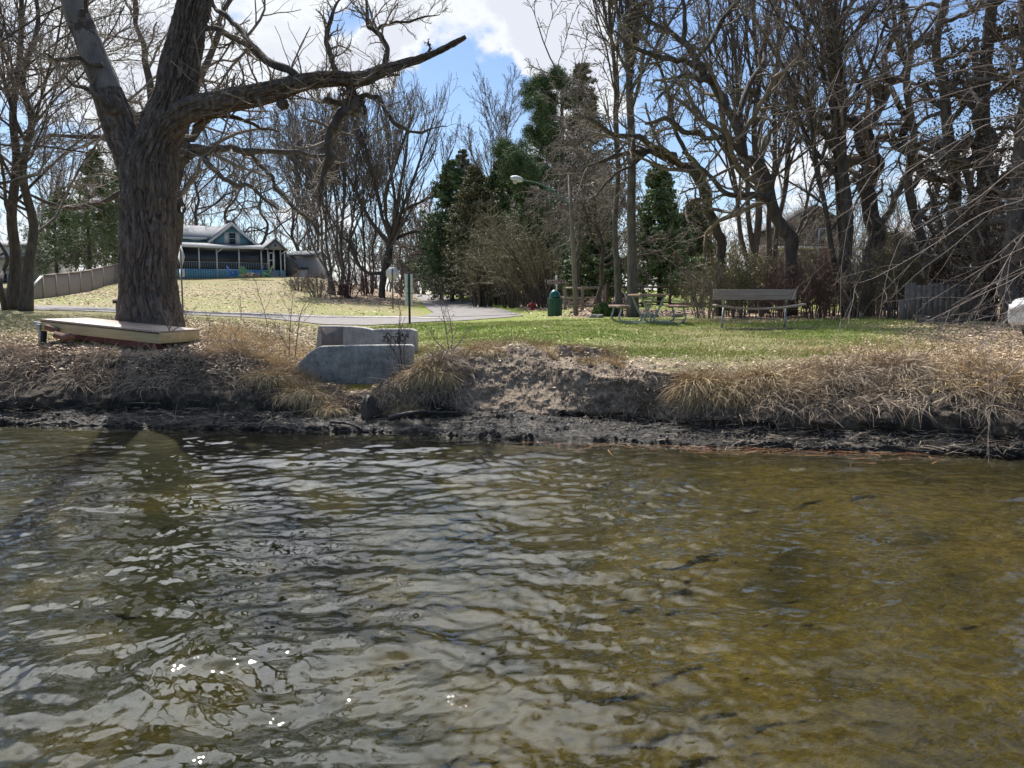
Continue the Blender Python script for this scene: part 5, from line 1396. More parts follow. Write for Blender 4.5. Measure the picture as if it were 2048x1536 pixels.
# main dark tree
M0 = 60; mb_ = on_ground(765, M0)
mst = TR([([(765, 600, 12), (768, 550, 10.5), (775, 510, 10.5), (783, 480, 10), (788, 450, 7), (800, 380, 5), (810, 320, 4), (818, 250, 2.5)], None),
          ([(783, 480, 8), (765, 430, 6), (750, 370, 5), (735, 310, 4), (720, 260, 2.5)], None), ([(786, 470, 7), (790, 400, 5), (780, 330, 4), (775, 270, 3), (770, 220, 2)], [0, 1, 1, 1, 1]),
          ([(788, 450, 6), (810, 420, 5.5), (850, 400, 4.5), (878, 385, 3.5), (885, 345, 2.5), (905, 300, 2)], None), ([(785, 480, 6), (820, 465, 5), (850, 462, 4), (890, 440, 3), (910, 410, 2)], None),
          ([(768, 545, 6), (735, 545, 5), (715, 525, 4), (700, 490, 3), (680, 470, 2)], None), ([(783, 480, 7), (800, 430, 5), (830, 350, 4), (850, 290, 3), (870, 230, 2)], [0, -1, -1, -1, -1]),
          ([(780, 490, 7), (740, 440, 5), (700, 360, 4), (670, 300, 3), (650, 260, 2)], [0, 1, 1, 1, 1]), ([(784, 470, 6), (770, 400, 5), (800, 300, 3.5), (830, 220, 2)], [0, -2, -2, -2])], M0, .2, .68)
ks = [resample(a, b, 24) for a, b in mst]; rng = np.random.default_rng(22)
P = np.stack([a for a, _ in ks]); R = np.stack([b for _, b in ks])
c1_ = grow(rng, P, R, 13, .25, 1, 26, 10, .45, .3, 8, .05, .12, .4, .015, tl=.45); c2_ = grow(rng, *c1_, 8, .15, 1, 24, 10, .5, .3, 6, .06, .11, .5, .011); c3_ = grow(rng, *c2_, 6, .15, 1, 26, 10, .5, .4, 4, .06, .09, .55, .009)
tree_obj('bare_tree', mb_, mst, [(*c1_, 5), (*c2_, 4), (*c3_, 3)], 'large dark bare tree with a broom shaped crown behind the stop sign', 'tree', 'bare trees', limbs_in_trunk=0, mw=M_twiggrey)
bare_tree('bare_tree', 842, 90, (846, 440), .22, 'vase', 63, 'small bare tree at the crest where the road disappears', .018, dens=.7, kinks=.3, Ls=1.1, extra=((846, 870, 470, .15),))
bare_tree('bare_tree', 805, 96, (800, 400), .2, 'tall', 64, 'thin bare tree behind the main dark tree near the road crest', .018, dens=.7)
bare_tree('bare_tree', 1010, 88, (1012, 225), .22, 'vase', 65, 'tall purplish bare tree rising behind the conifers', .012, dens=.85, Ls=.75, kinks=.15, mw=M_twiggrey, extra=((1000, 985, 260, .14),))

# ---- conifers
def conifer(name, px, d, y_top, r_base, seed, label, mt=None, nb=150, cr=.16, tr=.18, top_off=0, dead=0.0, needle=.16, y_low=None, group='conifers', shape=.85, cat='tree', sparse=1.0):
    rng = np.random.default_rng(seed); base = on_ground(px, d); top = W(px + top_off, y_top, d); H_ = top[2] - base[2]
    root = empty(name, base, 0, label, cat, group)
    P = np.array([[0, 0, -.2], [0, 0, H_ * .5], [top[0] - base[0], 0, H_]]); MB().tubes(P, np.array([tr, tr * .6, .02]), 10).build('trunk', M_bark, root, smooth_=True)
    z0 = .08 if y_low is None else (W(px, y_low, d)[2] - base[2]) / H_
    t = rng.uniform(0, 1, nb) ** .8; z = H_ * (z0 + (1 - z0) * t); a = rng.uniform(0, 6.283, nb)
    L = r_base * (1 - t) ** shape * rng.uniform(.45, 1.2, nb) * (.8 + .4 * vnoise(a * 1.3, t * 7, seed)) + .25
    K = 7; s = np.linspace(0, 1, K)[None]; dro = rng.uniform(-.32, -.05, nb)[:, None]
    X = (np.cos(a) * L)[:, None] * s + (top[0] - base[0]) * (z / H_)[:, None]; Y = (np.sin(a) * L)[:, None] * s; Z = z[:, None] + L[:, None] * (dro * s + .28 * s ** 2.5)
    B = np.stack([X, Y, Z], -1); Rb = np.maximum(.012, .035 * (1 - s) * (L[:, None] / r_base)) + 0 * X
    bb = MB(); bb.tubes(B, Rb, 4)
    n2 = 9; sub, sr = grow(rng, B, Rb, n2, .15, 1, 55, 12, .38, .3, 4, .1, -.04, .6, .007, tl=.55); bb.tubes(sub, sr, 3)
    bb.build('branches', M_twig, root)
    # needles: many small slivers along the twigs
    q = np.concatenate([sub[:, 1:].reshape(-1, 3)] * max(1, int(9 * sparse)) + [B[:, 3:].reshape(-1, 3)] * 6); q = q + rng.normal(0, needle * .55, q.shape) * np.array([1, 1, .5])
    leafquads(q, needle * .8, rng, .3).build('foliage', mt or M_needle, root)
    return root


conifer('spruce', 188, 74, 300, 4.4, 101, 'dark spruce filling the gap left of the big trunk behind the board fence', nb=170)
conifer('spruce', 122, 78, 375, 3.8, 102, 'shorter spruce behind the sloping part of the board fence', nb=130)
conifer('spruce', 240, 84, 335, 4.0, 103, 'spruce standing directly behind the right end of the board fence', nb=120)
conifer('spruce', 884, 62, 430, 2.9, 116, 'lowest green conifer spreading down to the road verge', nb=160, shape=.7)
conifer('spruce', 905, 58, 320, 3.6, 104, 'leftmost green spruce beside the road', nb=200, needle=.17)
conifer('spruce', 950, 52, 335, 3.2, 105, 'olive brown spruce second from the road', nb=190, mt=M_needlebrown, needle=.16)
conifer('spruce', 1005, 58, 300, 3.0, 106, 'tall dark spruce in the middle of the conifer row', nb=190, mt=M_needlebrown)
conifer('spruce', 925, 66, 300, 2.4, 107, 'narrow spruce top showing behind the roadside conifers', nb=140, mt=M_needlebrown)
conifer('spruce', 1062, 50, 370, 3.4, 108, 'broad green spruce behind the street name sign', nb=170)
conifer('spruce', 1092, 60, 215, 4.2, 114, 'tall green spruce between the lamp head and the wooden pole', nb=210)
conifer('spruce', 990, 55, 345, 3.2, 115, 'green spruce behind the rounded roadside brush', nb=180)
conifer('spruce', 1195, 42, 400, 2.0, 109, 'dark spruce behind the lamp pole', nb=170)
conifer('spruce', 1318, 44, 330, 2.3, 110, 'dark spruce right of the twin grey trunks', nb=180, mt=M_needle)
conifer('spruce', 1385, 48, 400, 2.0, 111, 'olive spruce behind the left end of the thicket', nb=150, mt=M_needlebrown)
conifer('spruce', 1790, 34, 470, 1.6, 112, 'small green conifer hidden in the thicket left of the log pile', nb=110, mt=M_needlebrown)
conifer('spruce', 1165, 62, 130, 4.6, 113, 'very tall conifer with olive foliage behind the lamp pole', nb=230, mt=M_needlebrown, needle=.2, shape=.8, sparse=.7)


def pine(px, d, y_top, label, seed, tufts, r=.3):
    rng = np.random.default_rng(seed); base = on_ground(px, d); top = W(px, y_top, d); H_ = top[2] - base[2]
    root = empty('white_pine', base, 0, label, 'tree', 'conifers'); tp = np.array([[0, 0, -.2], [.1, 0, H_ * .5], [0, 0, H_]])
    MB().tubes(tp, np.array([r, r * .7, .05]), 10).build('trunk', M_bark, root, smooth_=True)
    bb = MB(); qs = []
    for tx, ty, sz in tufts:
        e = W(tx, ty, d + rng.uniform(-1.5, 1.5)) - base; s = np.array([0, 0, max(.5, e[2] - abs(e[0]) * .35)]); t = np.linspace(0, 1, 8)[:, None]
        B = s * (1 - t) + e * t + np.array([0, 0, -.15]) * np.sin(t * 3.14) * np.linalg.norm(e - s) * .3; R_ = np.linspace(.07, .02, 8)
        bb.tubes(B, R_, 5); s1, r1 = grow(rng, B[None], R_[None], 20, .3, 1, 55, 18, .42, .3, 5, .15, .06, .5, .012); s2, r2 = grow(rng, s1, r1, 5, .3, 1, 45, 15, .5, .3, 4, .12, .06, .5, .01)
        bb.tubes(s1, r1, 4); bb.tubes(s2, r2, 3); e2 = np.concatenate([s1[:, -2:].reshape(-1, 3), s2[:, 1:].reshape(-1, 3)])
        qs.append(np.repeat(e2, 18, 0) + rng.normal(0, .16, (len(e2) * 18, 3)))
    bb.build('branches', M_twig, root)
    q = np.concatenate(qs); n = len(q); dv = norm(rng.normal(0, 1, (n, 3)) + np.array([0, 0, .7])) * rng.uniform(.08, .22, n)[:, None]; wv = norm(np.cross(dv, rng.normal(0, 1, (n, 3)))) * .018
    m = MB(); m.add(np.stack([q - wv, q + wv, q + dv], 1), None, np.arange(n * 3).reshape(n, 3), tint=np.repeat(rng.uniform(0, 1, n), 3)); m.build('foliage', M_pine, root)


pine(1120, 54, 140, 'tall white pine with blue green tufts showing left of the tall bare trunks', 120, [(1055, 180, 1), (1075, 165, 1), (1090, 200, 1), (1062, 210, 1), (1078, 240, 1), (1060, 265, 1), (1095, 260, 1), (1110, 150, 1), (1125, 165, 1), (1100, 290, 1), (1085, 225, 1), (1140, 200, 1)])
pine(1068, 50, 330, 'shorter pine with a bright green leaning top above the lamp arm', 121, [(1000, 298, 1), (1020, 312, 1), (1040, 325, 1), (1010, 340, 1), (1045, 350, 1), (1060, 340, 1), (1030, 365, 1), (1075, 375, 1), (1040, 390, 1), (1090, 400, 1), (1060, 420, 1), (1020, 330, 1), (1050, 365, 1), (1095, 345, 1)])

# ---- right hand side
bare_tree('tall_bare_tree', 1265, 27, (1255, -300), .185, 'tall', 71, 'thick grey trunk of the twin tall trees behind the picnic table', .009, mt=M_barkgrey, mw=M_twiggrey, kinks=.06, dens=.9, group='tall grey trees', l0=dict(t0=.42, n=26, L=.36, ang=30, up=.08), rt=.35)
bare_tree('tall_bare_tree', 1239, 27.6, (1222, -170), .115, 'tall', 72, 'thinner grey trunk just left of the thick tall one', .009, mt=M_barkgrey, mw=M_twiggrey, kinks=.06, dens=.8, group='tall grey trees', l0=dict(t0=.35, n=20, L=.36, ang=32, up=.08), rt=.35)
bare_tree('drooping_tree', 1205, 31, (1190, 330), .12, 'droop', 73, 'brown tree with drooping twigs hanging over the rail fence beside the lamp pole', .008, mw=M_twiggrey, dens=1.0, Ls=.95, group=None, kinks=.12)
bare_tree('drooping_tree', 1150, 38, (1175, 200), .13, 'droop', 74, 'taller twiggy tree behind the lamp pole with a dense brown crown', .009, mw=M_twiggrey, dens=.85, Ls=.8, group=None, kinks=.15)

Da = 27
st = TR([([(1445, 640, 9), (1440, 540, 9), (1436, 480, 9), (1425, 430, 10), (1405, 390, 9.5), (1375, 345, 8.5), (1345, 320, 7.5), (1320, 308, 7), (1290, 305, 6), (1250, 308, 5), (1210, 320, 3.5), (1170, 335, 2)], None),
         ([(1345, 320, 6), (1310, 290, 5.5), (1270, 275, 5), (1225, 270, 4), (1190, 245, 3), (1150, 225, 2)], [0, -.5, -1, -1.5, -2, -2]), ([(1405, 390, 6), (1390, 330, 5), (1360, 280, 4.5), (1340, 220, 4), (1330, 160, 3), (1300, 100, 2)], [0, .5, 1, 1, 1, 1]),
         ([(1300, 305, 4), (1265, 330, 3.5), (1230, 350, 3), (1200, 380, 2), (1180, 400, 1)], [0, -.5, -1, -1.5, -2])], Da)


def custom(name, st, seed, label, g1, g2, g3, group='gnarled trees right of the lawn', mw=None, limbs_in_trunk=0, mt=None, base=None, buds=None):
    ks = [resample(a, b, 24) for a, b in st]; rng = np.random.default_rng(seed)
    P = np.stack([a for a, _ in ks]); R = np.stack([b for _, b in ks])
    c1_ = grow(rng, P, R, **g1); c2_ = grow(rng, *c1_, **g2); c3_ = grow(rng, *c2_, **g3)
    b = st[0][0][0] if base is None else base
    return tree_obj(name, b, st, [(*c1_, 5), (*c2_, 4), (*c3_, 3)], label, 'tree', group, mt=mt, mw=mw, limbs_in_trunk=limbs_in_trunk, buds=buds, seed=seed)


G1 = dict(n=12, t0=.25, ang=58, angv=18, L=.28, Lv=.4, K=8, wig=.24, up=.05, rf=.5, rmin=.008, tl=.2); G2 = dict(n=6, t0=.15, ang=50, L=.5, Lv=.4, K=7, wig=.22, up=.02, rf=.55, rmin=.006); G3 = dict(n=5, t0=.15, ang=45, L=.5, Lv=.4, K=4, wig=.2, up=.02, rf=.55, rmin=.0048)
custom('gnarled_oak', st, 81, 'leaning oak whose crooked limb reaches left over the picnic table', dict(G1, t0=.42), G2, G3)
st = TR([([(1590, 640, 13), (1580, 540, 12), (1572, 480, 12), (1555, 430, 12), (1530, 375, 12), (1505, 325, 11.5), (1480, 280, 10), (1462, 230, 9), (1445, 185, 9), (1425, 160, 8.5), (1405, 140, 8), (1392, 115, 7), (1378, 95, 6), (1372, 60, 5), (1370, 10, 4), (1350, -60, 3)], None),
         ([(1395, 130, 6), (1370, 120, 5.5), (1330, 118, 5), (1290, 105, 4), (1255, 90, 3), (1230, 60, 2)], [0, -.5, -1, -1.5, -2, -2]), ([(1385, 100, 5), (1350, 68, 5), (1315, 50, 4.5), (1280, 20, 4), (1250, -20, 3)], [0, .5, 1, 1, 1]),
         ([(1500, 315, 7), (1460, 280, 6), (1410, 270, 5.5), (1370, 260, 5), (1330, 240, 4), (1290, 250, 3)], [0, -1, -1, -1.5, -2, -2]), ([(1420, 150, 5), (1400, 160, 4.5), (1365, 150, 4), (1340, 175, 3), (1310, 200, 2)], [0, -1, -1, -2, -2]),
         ([(1400, 110, 5), (1430, 70, 5), (1450, 30, 4), (1490, -20, 3), (1520, -80, 2)], [0, 1, 1, 1, 1]), ([(1540, 390, 7), (1500, 390, 6), (1450, 380, 5), (1420, 350, 4), (1400, 330, 3)], [0, -1, -2, -2, -2]), ([(1470, 250, 5), (1490, 180, 5), (1530, 110, 4), (1540, 40, 3), (1570, -40, 2)], [0, 1, 2, 2, 2])], 25)
custom('gnarled_oak', st, 82, 'big gnarled oak leaning left from behind the bench, crown high over the lawn', G1, G2, G3, buds=(2500, .05))
bare_tree('tall_bare_tree', 1512, 30, (1512, -140), .17, 'vase', 83, 'pale multi stemmed tree fanning upward behind the leaning oaks', .009, mt=M_barkgrey, mw=M_twiggrey, kinks=.1, dens=.75, Ls=.55, extra=((1500, 1400, -60, .11), (1520, 1640, -80, .12), (1505, 1450, -200, .12), (1518, 1580, -200, .12), (1525, 1720, 120, .09)), group='tall grey trees', rt=.3)
bare_tree('tall_bare_tree', 1700, 24, (1648, -220), .215, 'tall', 84, 'straight dark trunk rising right of the brick house', .0068, kinks=.06, dens=.72, extra=((1690, 1590, 60, .10), (1695, 1632, -300, .12, .8)), group='tall dark trees', l0=dict(t0=.3, n=22, L=.38, ang=42), rt=.35)
st = TR([([(1745, 640, 17), (1742, 540, 16), (1740, 460, 15), (1738, 390, 16), (1738, 330, 15), (1732, 295, 13), (1715, 270, 10), (1690, 245, 8), (1668, 240, 6), (1630, 225, 5), (1590, 200, 3)], None),
         ([(1740, 320, 9), (1748, 260, 8), (1758, 200, 8), (1775, 165, 8), (1805, 150, 7), (1815, 120, 6), (1800, 70, 5), (1810, 10, 4)], [0, .5, 1, 1, 1, 1, 1, 1]), ([(1735, 290, 7), (1770, 270, 7), (1800, 290, 6), (1822, 310, 5), (1835, 320, 4)], [0, -.5, -1, -1, -1]),
         ([(1778, 165, 6), (1800, 200, 6), (1818, 235, 6), (1810, 285, 5), (1830, 320, 5), (1870, 340, 4), (1910, 335, 3)], [0, -1, -1, -1, -1, -1, -1]), ([(1715, 270, 6), (1730, 230, 5), (1760, 215, 5), (1740, 170, 4), (1720, 110, 3), (1700, 40, 2)], [0, 1, 1, 1, 1, 1]),
         ([(1780, 160, 5), (1770, 110, 5), (1790, 50, 4), (1770, -30, 3)], [0, 1, 1, 1])], 26)
custom('gnarled_oak', st, 85, 'thick forked oak with twisting limbs right of the straight dark trunk', G1, G2, G3)
M_vine = mat('vine_brown', (0.22, 0.165, 0.12), (0.11, 0.08, 0.06), 0.9, 3, tint=.5)
for i, (px, d, tx, ty, r, lab) in enumerate(((1905, 22, 1880, -120, .22, 'dark trunk wrapped in dry brown vines, left one at the right edge'), (1965, 21, 1985, -180, .28, 'broad vine covered trunk above the log pile'),
                                         (2035, 20, 2060, -200, .24, 'vine covered trunk cut by the right edge of the picture'), (1848, 24, 1800, -100, .17, 'slanting dark trunk left of the vine covered ones'), (2130, 23, 2120, -200, .22, 'dark trunk just beyond the right edge'))):
    rt_ = bare_tree('vine_tree', px, d, (tx, ty), r, 'oak', 90 + i, lab, .006, kinks=.15, dens=.68, Ls=.6, group='vine covered trees at the right', mt=M_barkgrey if i in (0, 2, 3) else M_bark, mw=M_twiggrey if i == 3 else M_twig, l0=dict(n=26, t0=.12, L=.30, ang=70, tl=.2), rt=.35)
    if i != 3:
        rg2 = np.random.default_rng(i); n = 5000; b0 = on_ground(px, d); tp = W(tx, ty, d); t = rg2.uniform(.03, .75, n) ** .9; q = (b0 * (1 - t[:, None]) + tp * t[:, None]) - b0
        aa = rg2.uniform(0, 6.28, n); rr = r * 1.0 + np.abs(rg2.normal(0, .32, n)) * (.5 + .8 * vnoise(t * 12, aa, i)); q += np.stack([np.cos(aa) * rr, np.sin(aa) * rr, 0 * rr], 1)
        leafquads(q, .06, rg2, .0).build('vine', M_vine, rt_)

# ---- shrubs and thickets
def shrub(name, px, d, h, w, seed, label, mw=None, n=26, group=None, rmin=.005, buds=None, cat='shrub', lean=(0, 0), mt=None, r0=.018, twig=1.0, ang=25, wig=.14, budmat=None, share=None):
    rng = np.random.default_rng(seed); base = on_ground(px, d)
    root = empty(name, base, 0, label, cat, group)
    a = rng.uniform(0, 6.283, n); rr = rng.uniform(0, 1, n) ** .7; K = 8; s = np.linspace(0, 1, K)
    x0 = np.cos(a) * rr * w * .16; y0 = np.sin(a) * rr * w * .16; hx_ = np.cos(a) * rr * w * .5 + lean[0]; hy_ = np.sin(a) * rr * w * .5 + lean[1]; hh_ = h * rng.uniform(.55, 1.0, n) * (1 - .25 * rr)
    P = np.stack([x0[:, None] + (hx_ - x0)[:, None] * s ** 1.3, y0[:, None] + (hy_ - y0)[:, None] * s ** 1.3, -.1 + hh_[:, None] * s ** .85], -1); P[:, 1:] += np.cumsum(rng.normal(0, wig * h / 22, (n, K - 1, 3)), 1)
    R = (r0 * rng.uniform(.6, 1.2, n))[:, None] * (1 - s * .7)[None]
    m = MB(); m.tubes(P, R, 5); m.build('stems', mt or mw or M_twig, root)
    c = MB(); P1, R1 = grow(rng, P, R, int(8 * twig), .2, 1, 45, 15, .38, .4, 6, wig, .05, .5, rmin, tl=.4); P2, R2 = grow(rng, P1, R1, int(6 * twig), .15, 1, 45, 15, .5, .4, 4, wig, .02, .6, rmin * .85)
    c.tubes(P1, R1, 4); c.tubes(P2, R2, 3); c.build('twigs', mw or M_twig, root)
    if buds: add_leaves(root, P2, buds, rng, 'leaf_buds', budmat)
    return root


thk = [(1408, 25, 2.3, 1.9, 'low twiggy shrub at the left end of the thicket', 0), (1445, 27, 3.0, 2.2, 'yellow green budding shrub behind the left end of the bench', 1), (1480, 25, 2.6, 2.0, 'budding shrub behind the left half of the bench', 1),
       (1520, 26.5, 2.9, 2.2, 'dense budding shrub behind the middle of the bench', 1), (1556, 24.5, 2.4, 2.0, 'reddish brown shrub behind the right half of the bench', 2), (1590, 26.5, 2.8, 2.2, 'budding shrub just right of the bench back board', 1),
       (1628, 24, 2.4, 2.0, 'brown shrub in front of the brick house porch', 2), (1660, 26, 2.9, 2.2, 'twiggy shrub below the brick house window', 0), (1700, 23.5, 2.8, 2.1, 'shrub around the foot of the straight dark trunk', 0), (1742, 25, 3.2, 2.4, 'tall tangled shrub below the forked oak', 0),
       (1780, 23, 2.6, 2.0, 'olive shrub left of the weathered board fence', 1), (1820, 25, 3.6, 2.6, 'tall brown shrub behind the weathered board fence', 2), (1870, 24, 3.6, 2.6, 'brown tangled shrub behind the log pile', 0), (1925, 23, 4.0, 2.8, 'tall tangle right of the log pile', 2),
       (1985, 21, 3.6, 2.4, 'tangled shrub near the right edge', 0), (2050, 20, 3.6, 2.6, 'tangled shrub cut by the right edge', 2), (1470, 31, 3.6, 2.6, 'taller olive shrub behind the thicket at left', 1), (1560, 32, 3.8, 2.8, 'taller shrub behind the thicket beside the big oak', 0), (1640, 33, 4.0, 2.8, 'taller shrub screening the brick house', 2), (1745, 31, 4.2, 3.0, 'taller shrub between the oak and the vine trees', 0),
       (1840, 30, 5.0, 3.4, 'high brushy shrub behind the vine covered trunks', 2), (1930, 28, 5.0, 3.4, 'high brushy shrub at the far right', 0), (1605, 38, 6.5, 4.2, 'tall brush veiling the left half of the brick house', 0), (1665, 40, 6.5, 4.2, 'tall brush veiling the right half of the brick house', 0)]
for i, (px, d, h, w, lab, k) in enumerate(thk):
    shrub('thicket_shrub', px, d, h * .88, w, 200 + i, lab, (M_twig, M_twig, M_twigred)[k], n=24, group='shrubs of the thicket', rmin=.0058, buds=(2600, .05) if k == 1 else ((500, .05) if k == 0 else None))
# brush beside the road on the right bank
M_twigolive = mat('twig_olive', (0.24, 0.215, 0.13), (0.13, 0.115, 0.07), 0.85, 3)
for i, (px, d, h, w, lean, lab) in enumerate(((1090, 39, 5.4, 5.0, (-1.2, 0), 'large olive brush with dark leaning stems behind the green bin'), (1032, 42, 5.0, 4.6, (-.5, 0), 'rounded brush with dark curved stems on the leafy bank'), (965, 46, 4.2, 3.6, (0, 0), 'lower brush on the bank beside the road'), (1010, 47, 5.2, 4.0, (0, 0), 'brush against the conifers in the middle of the bank'))):
    shrub('roadside_brush', px, d, h, w, 240 + i, lab, M_twigolive, n=24, group='brush on the roadside bank', rmin=.011, mt=M_bark, r0=.055, lean=lean, twig=1.15, buds=(1500, .08), budmat=M_needlebrown)
for i, (px, d, h, w, lab) in enumerate(((640, 56, 2.0, 3.4, 'low brown brush left of the leaning cluster'), (700, 57, 2.2, 3.4, 'low brown brush between the cluster and the dark trunk'), (815, 66, 2.2, 3.0, 'brown brush right of the dark trunk near the road'), (735, 62, 2.6, 3.0, 'reddish brush around the foot of the dark tree'), (600, 62, 1.6, 3.0, 'brush at the end of the grey garage'))):
    shrub('understory_shrub', px, d, h, w, 260 + i, lab, M_twigred if i % 2 else M_twig, n=26, group='brush below the roadside trees', rmin=.010, r0=.03)

# ---- saplings on the bank
def sapling(pts_list, d, label, seed, mw=None, r=.009, n=9, L=.3, group='saplings on the bank', name='sapling', cat='sapling'):
    rng = np.random.default_rng(seed); base = W(pts_list[0][0][0], pts_list[0][0][1], d)
    root = empty(name, base, 0, label, cat, group); m = MB(); c = MB()
    for pts in pts_list:
        P = catmull([W(x, y, d + rng.uniform(-.05, .05)) for x, y in pts], 5); R = np.linspace(r, r * .3, len(P)); m.tubes(P - base, R, 6)
        a, b = resample(P, R, 10); P1, R1 = grow(rng, a[None], b[None], n, .25, 1, 42, 12, L, .4, 6, .12, .06, .6, .0028, tl=.3); P2, R2 = grow(rng, P1, R1, 3, .3, 1, 40, 12, .5, .4, 4, .12, .04, .6, .0022)
        c.tubes(P1 - base, R1, 4); c.tubes(P2 - base, R2, 3)
    m.build('stem', mw or M_twig, root); c.build('twigs', mw or M_twig, root); return root


sapling([[(578, 712), (580, 660), (584, 610), (590, 565)], [(590, 715), (596, 660), (604, 620), (625, 590), (660, 560)], [(578, 700), (560, 670), (545, 640)]], 12.6, 'multi stemmed sapling just left of the concrete slabs', 301)
sapling([[(535, 655), (528, 620), (518, 590), (512, 562)]], 15, 'leaning thin sapling with a bent tip left of the slabs', 302)
sapling([[(482, 640), (482, 615), (480, 595)]], 16, 'tiny dry sapling in the grass right of the diamond sign', 303, L=.4, n=6)
sapling([[(802, 748), (795, 715), (778, 685), (770, 655)], [(806, 748), (800, 700), (798, 650), (802, 625)], [(810, 748), (808, 700), (815, 660)]], 11.5, 'thin dark shrub stems growing in front of the right end of the grey slab', 304, mw=M_bark)
sapling([[(898, 700), (892, 660), (884, 620), (875, 588)], [(902, 705), (905, 670), (898, 630), (890, 600)], [(893, 702), (870, 680), (855, 655)], [(905, 702), (930, 670), (945, 650)]], 12.2, 'sapling clump on the bank right of the slabs', 305)
sapling([[(472, 700), (470, 675), (478, 652)]], 13, 'short dry stem on the left bank', 306, L=.4, n=6)
sapling([[(415, 670), (420, 650), (412, 625)]], 14, 'thin dry stem beside the big tree base', 307, L=.4, n=6)
sapling([[(338, 660), (350, 630), (352, 600)], [(345, 662), (368, 645), (380, 630)], [(340, 664), (330, 640), (322, 622)]], 12.4, 'bare sprouts at the foot of the big trunk beside the dock section', 308, L=.5, n=8)

# ---- overhanging twigs coming in from the right
def arch(pts, d0, d1, r): n = len(pts); return catmull([W(x, y, d0 + (d1 - d0) * i / (n - 1)) for i, (x, y) in enumerate(pts)], 6)


oroot = empty('overhanging_tree', on_ground(2290, 10.8), 0, 'leafless tree off the right edge whose pale arching twigs hang over the bank', 'tree')
ob = np.array(oroot.location)
trk = catmull([on_ground(2290, 10.8) - [0, 0, .2], W(2270, 500, 10.7), W(2240, 250, 10.5), W(2230, 0, 10.4), W(2200, -300, 10.2)], 6)
MB().tubes(trk - ob, np.linspace(.16, .06, len(trk)), 14).build('trunk', M_bark, oroot, smooth_=True)
arcs = [[(2235, 200), (2150, 130), (2040, 100), (1900, 112), (1790, 140), (1700, 175)], [(2240, 260), (2140, 170), (2020, 160), (1880, 195), (1760, 240), (1660, 300)], [(2240, 300), (2130, 230), (2000, 240), (1900, 290), (1820, 340), (1740, 410)],
        [(2245, 330), (2130, 300), (2040, 330), (1950, 400), (1880, 430), (1800, 480)], [(2250, 380), (2150, 370), (2048, 400), (1960, 430), (1850, 500), (1740, 560), (1700, 565)], [(2250, 400), (2120, 420), (2048, 470), (1990, 560), (1940, 600)],
        [(2250, 420), (2120, 460), (2048, 545), (1960, 590), (1860, 640), (1820, 655)], [(2240, 150), (2120, 40), (2000, 0), (1880, 20), (1780, 60)], [(2235, 60), (2120, -40), (2000, -60), (1860, -40), (1760, 10)], [(2250, 440), (2140, 520), (2060, 600), (2000, 650), (1970, 670)],
        [(2250, 340), (2150, 250), (2060, 230), (1960, 240), (1860, 260), (1760, 330), (1700, 420)], [(2250, 420), (2150, 500), (2060, 700), (2000, 760), (1950, 780)], [(2240, 230), (2140, 140), (1980, 130), (1840, 170), (1740, 230), (1680, 280)], [(2250, 380), (2160, 420), (2048, 600), (1950, 640)]]
rng = np.random.default_rng(55); AP = []; AR = []
for i, a in enumerate(arcs):
    P = arch(a, 10.4, 9.2 - .12 * i + rng.uniform(-.6, .6), .01); P, R = resample(P, np.linspace(.010, .0026, len(P)), 20); AP.append(P); AR.append(R)
AP = np.stack(AP); AR = np.stack(AR); P1, R1 = grow(rng, AP, AR, 8, .15, 1, 24, 10, .28, .5, 9, .05, -.03, .6, .0024, tl=.3); P2, R2 = grow(rng, P1, R1, 4, .2, 1, 32, 12, .42, .4, 6, .09, -.025, .6, .0019); P3_, R3 = grow(rng, P2, R2, 2, .2, 1, 40, 12, .4, .4, 4, .1, -.02, .6, .0016)
m = MB(); m.tubes(AP - ob, AR, 5); m.tubes(P1 - ob, R1, 4); m.build('branches', M_twigpale, oroot)
m = MB(); m.tubes(P2 - ob, R2, 3); m.tubes(P3_ - ob, R3, 3); m.build('crown', M_twigpale, oroot)

# ---- round juniper bush
def round_bush(px, d, w, h, label, seed, mt):
    rng = np.random.default_rng(seed); b = on_ground(px, d); root = empty('round_bush', b, 0, label, 'bush')
    n = 16000; v = norm(rng.normal(0, 1, (n, 3))); v[:, 2] = np.abs(v[:, 2]); rr = rng.uniform(.55, 1, n) ** .4; lump = 1 + .14 * fbm(v[:, 0] * 4 + 5, v[:, 1] * 4 + v[:, 2] * 3, seed, 3)
    c = v * rr[:, None] * lump[:, None] * np.array([w / 2, w / 2, h]); leafquads(c, .05, rng).build('foliage', mt, root)
    a = rng.uniform(0, 6.28, 14); P = np.stack([np.stack([0 * a, 0 * a, 0 * a], 1), np.stack([np.cos(a) * w * .2, np.sin(a) * w * .2, 0 * a + h * .5], 1), np.stack([np.cos(a) * w * .4, np.sin(a) * w * .4, 0 * a + h * .8], 1)], 1)
    MB().tubes(P, np.repeat([[.02, .015, .006]], 14, 0), 4).build('stems', M_bark, root)


round_bush(1207, 27.5, px2m(50, 27.5), px2m(27, 27.5), 'low rounded green juniper bush left of the picnic table', 5, M_bush)
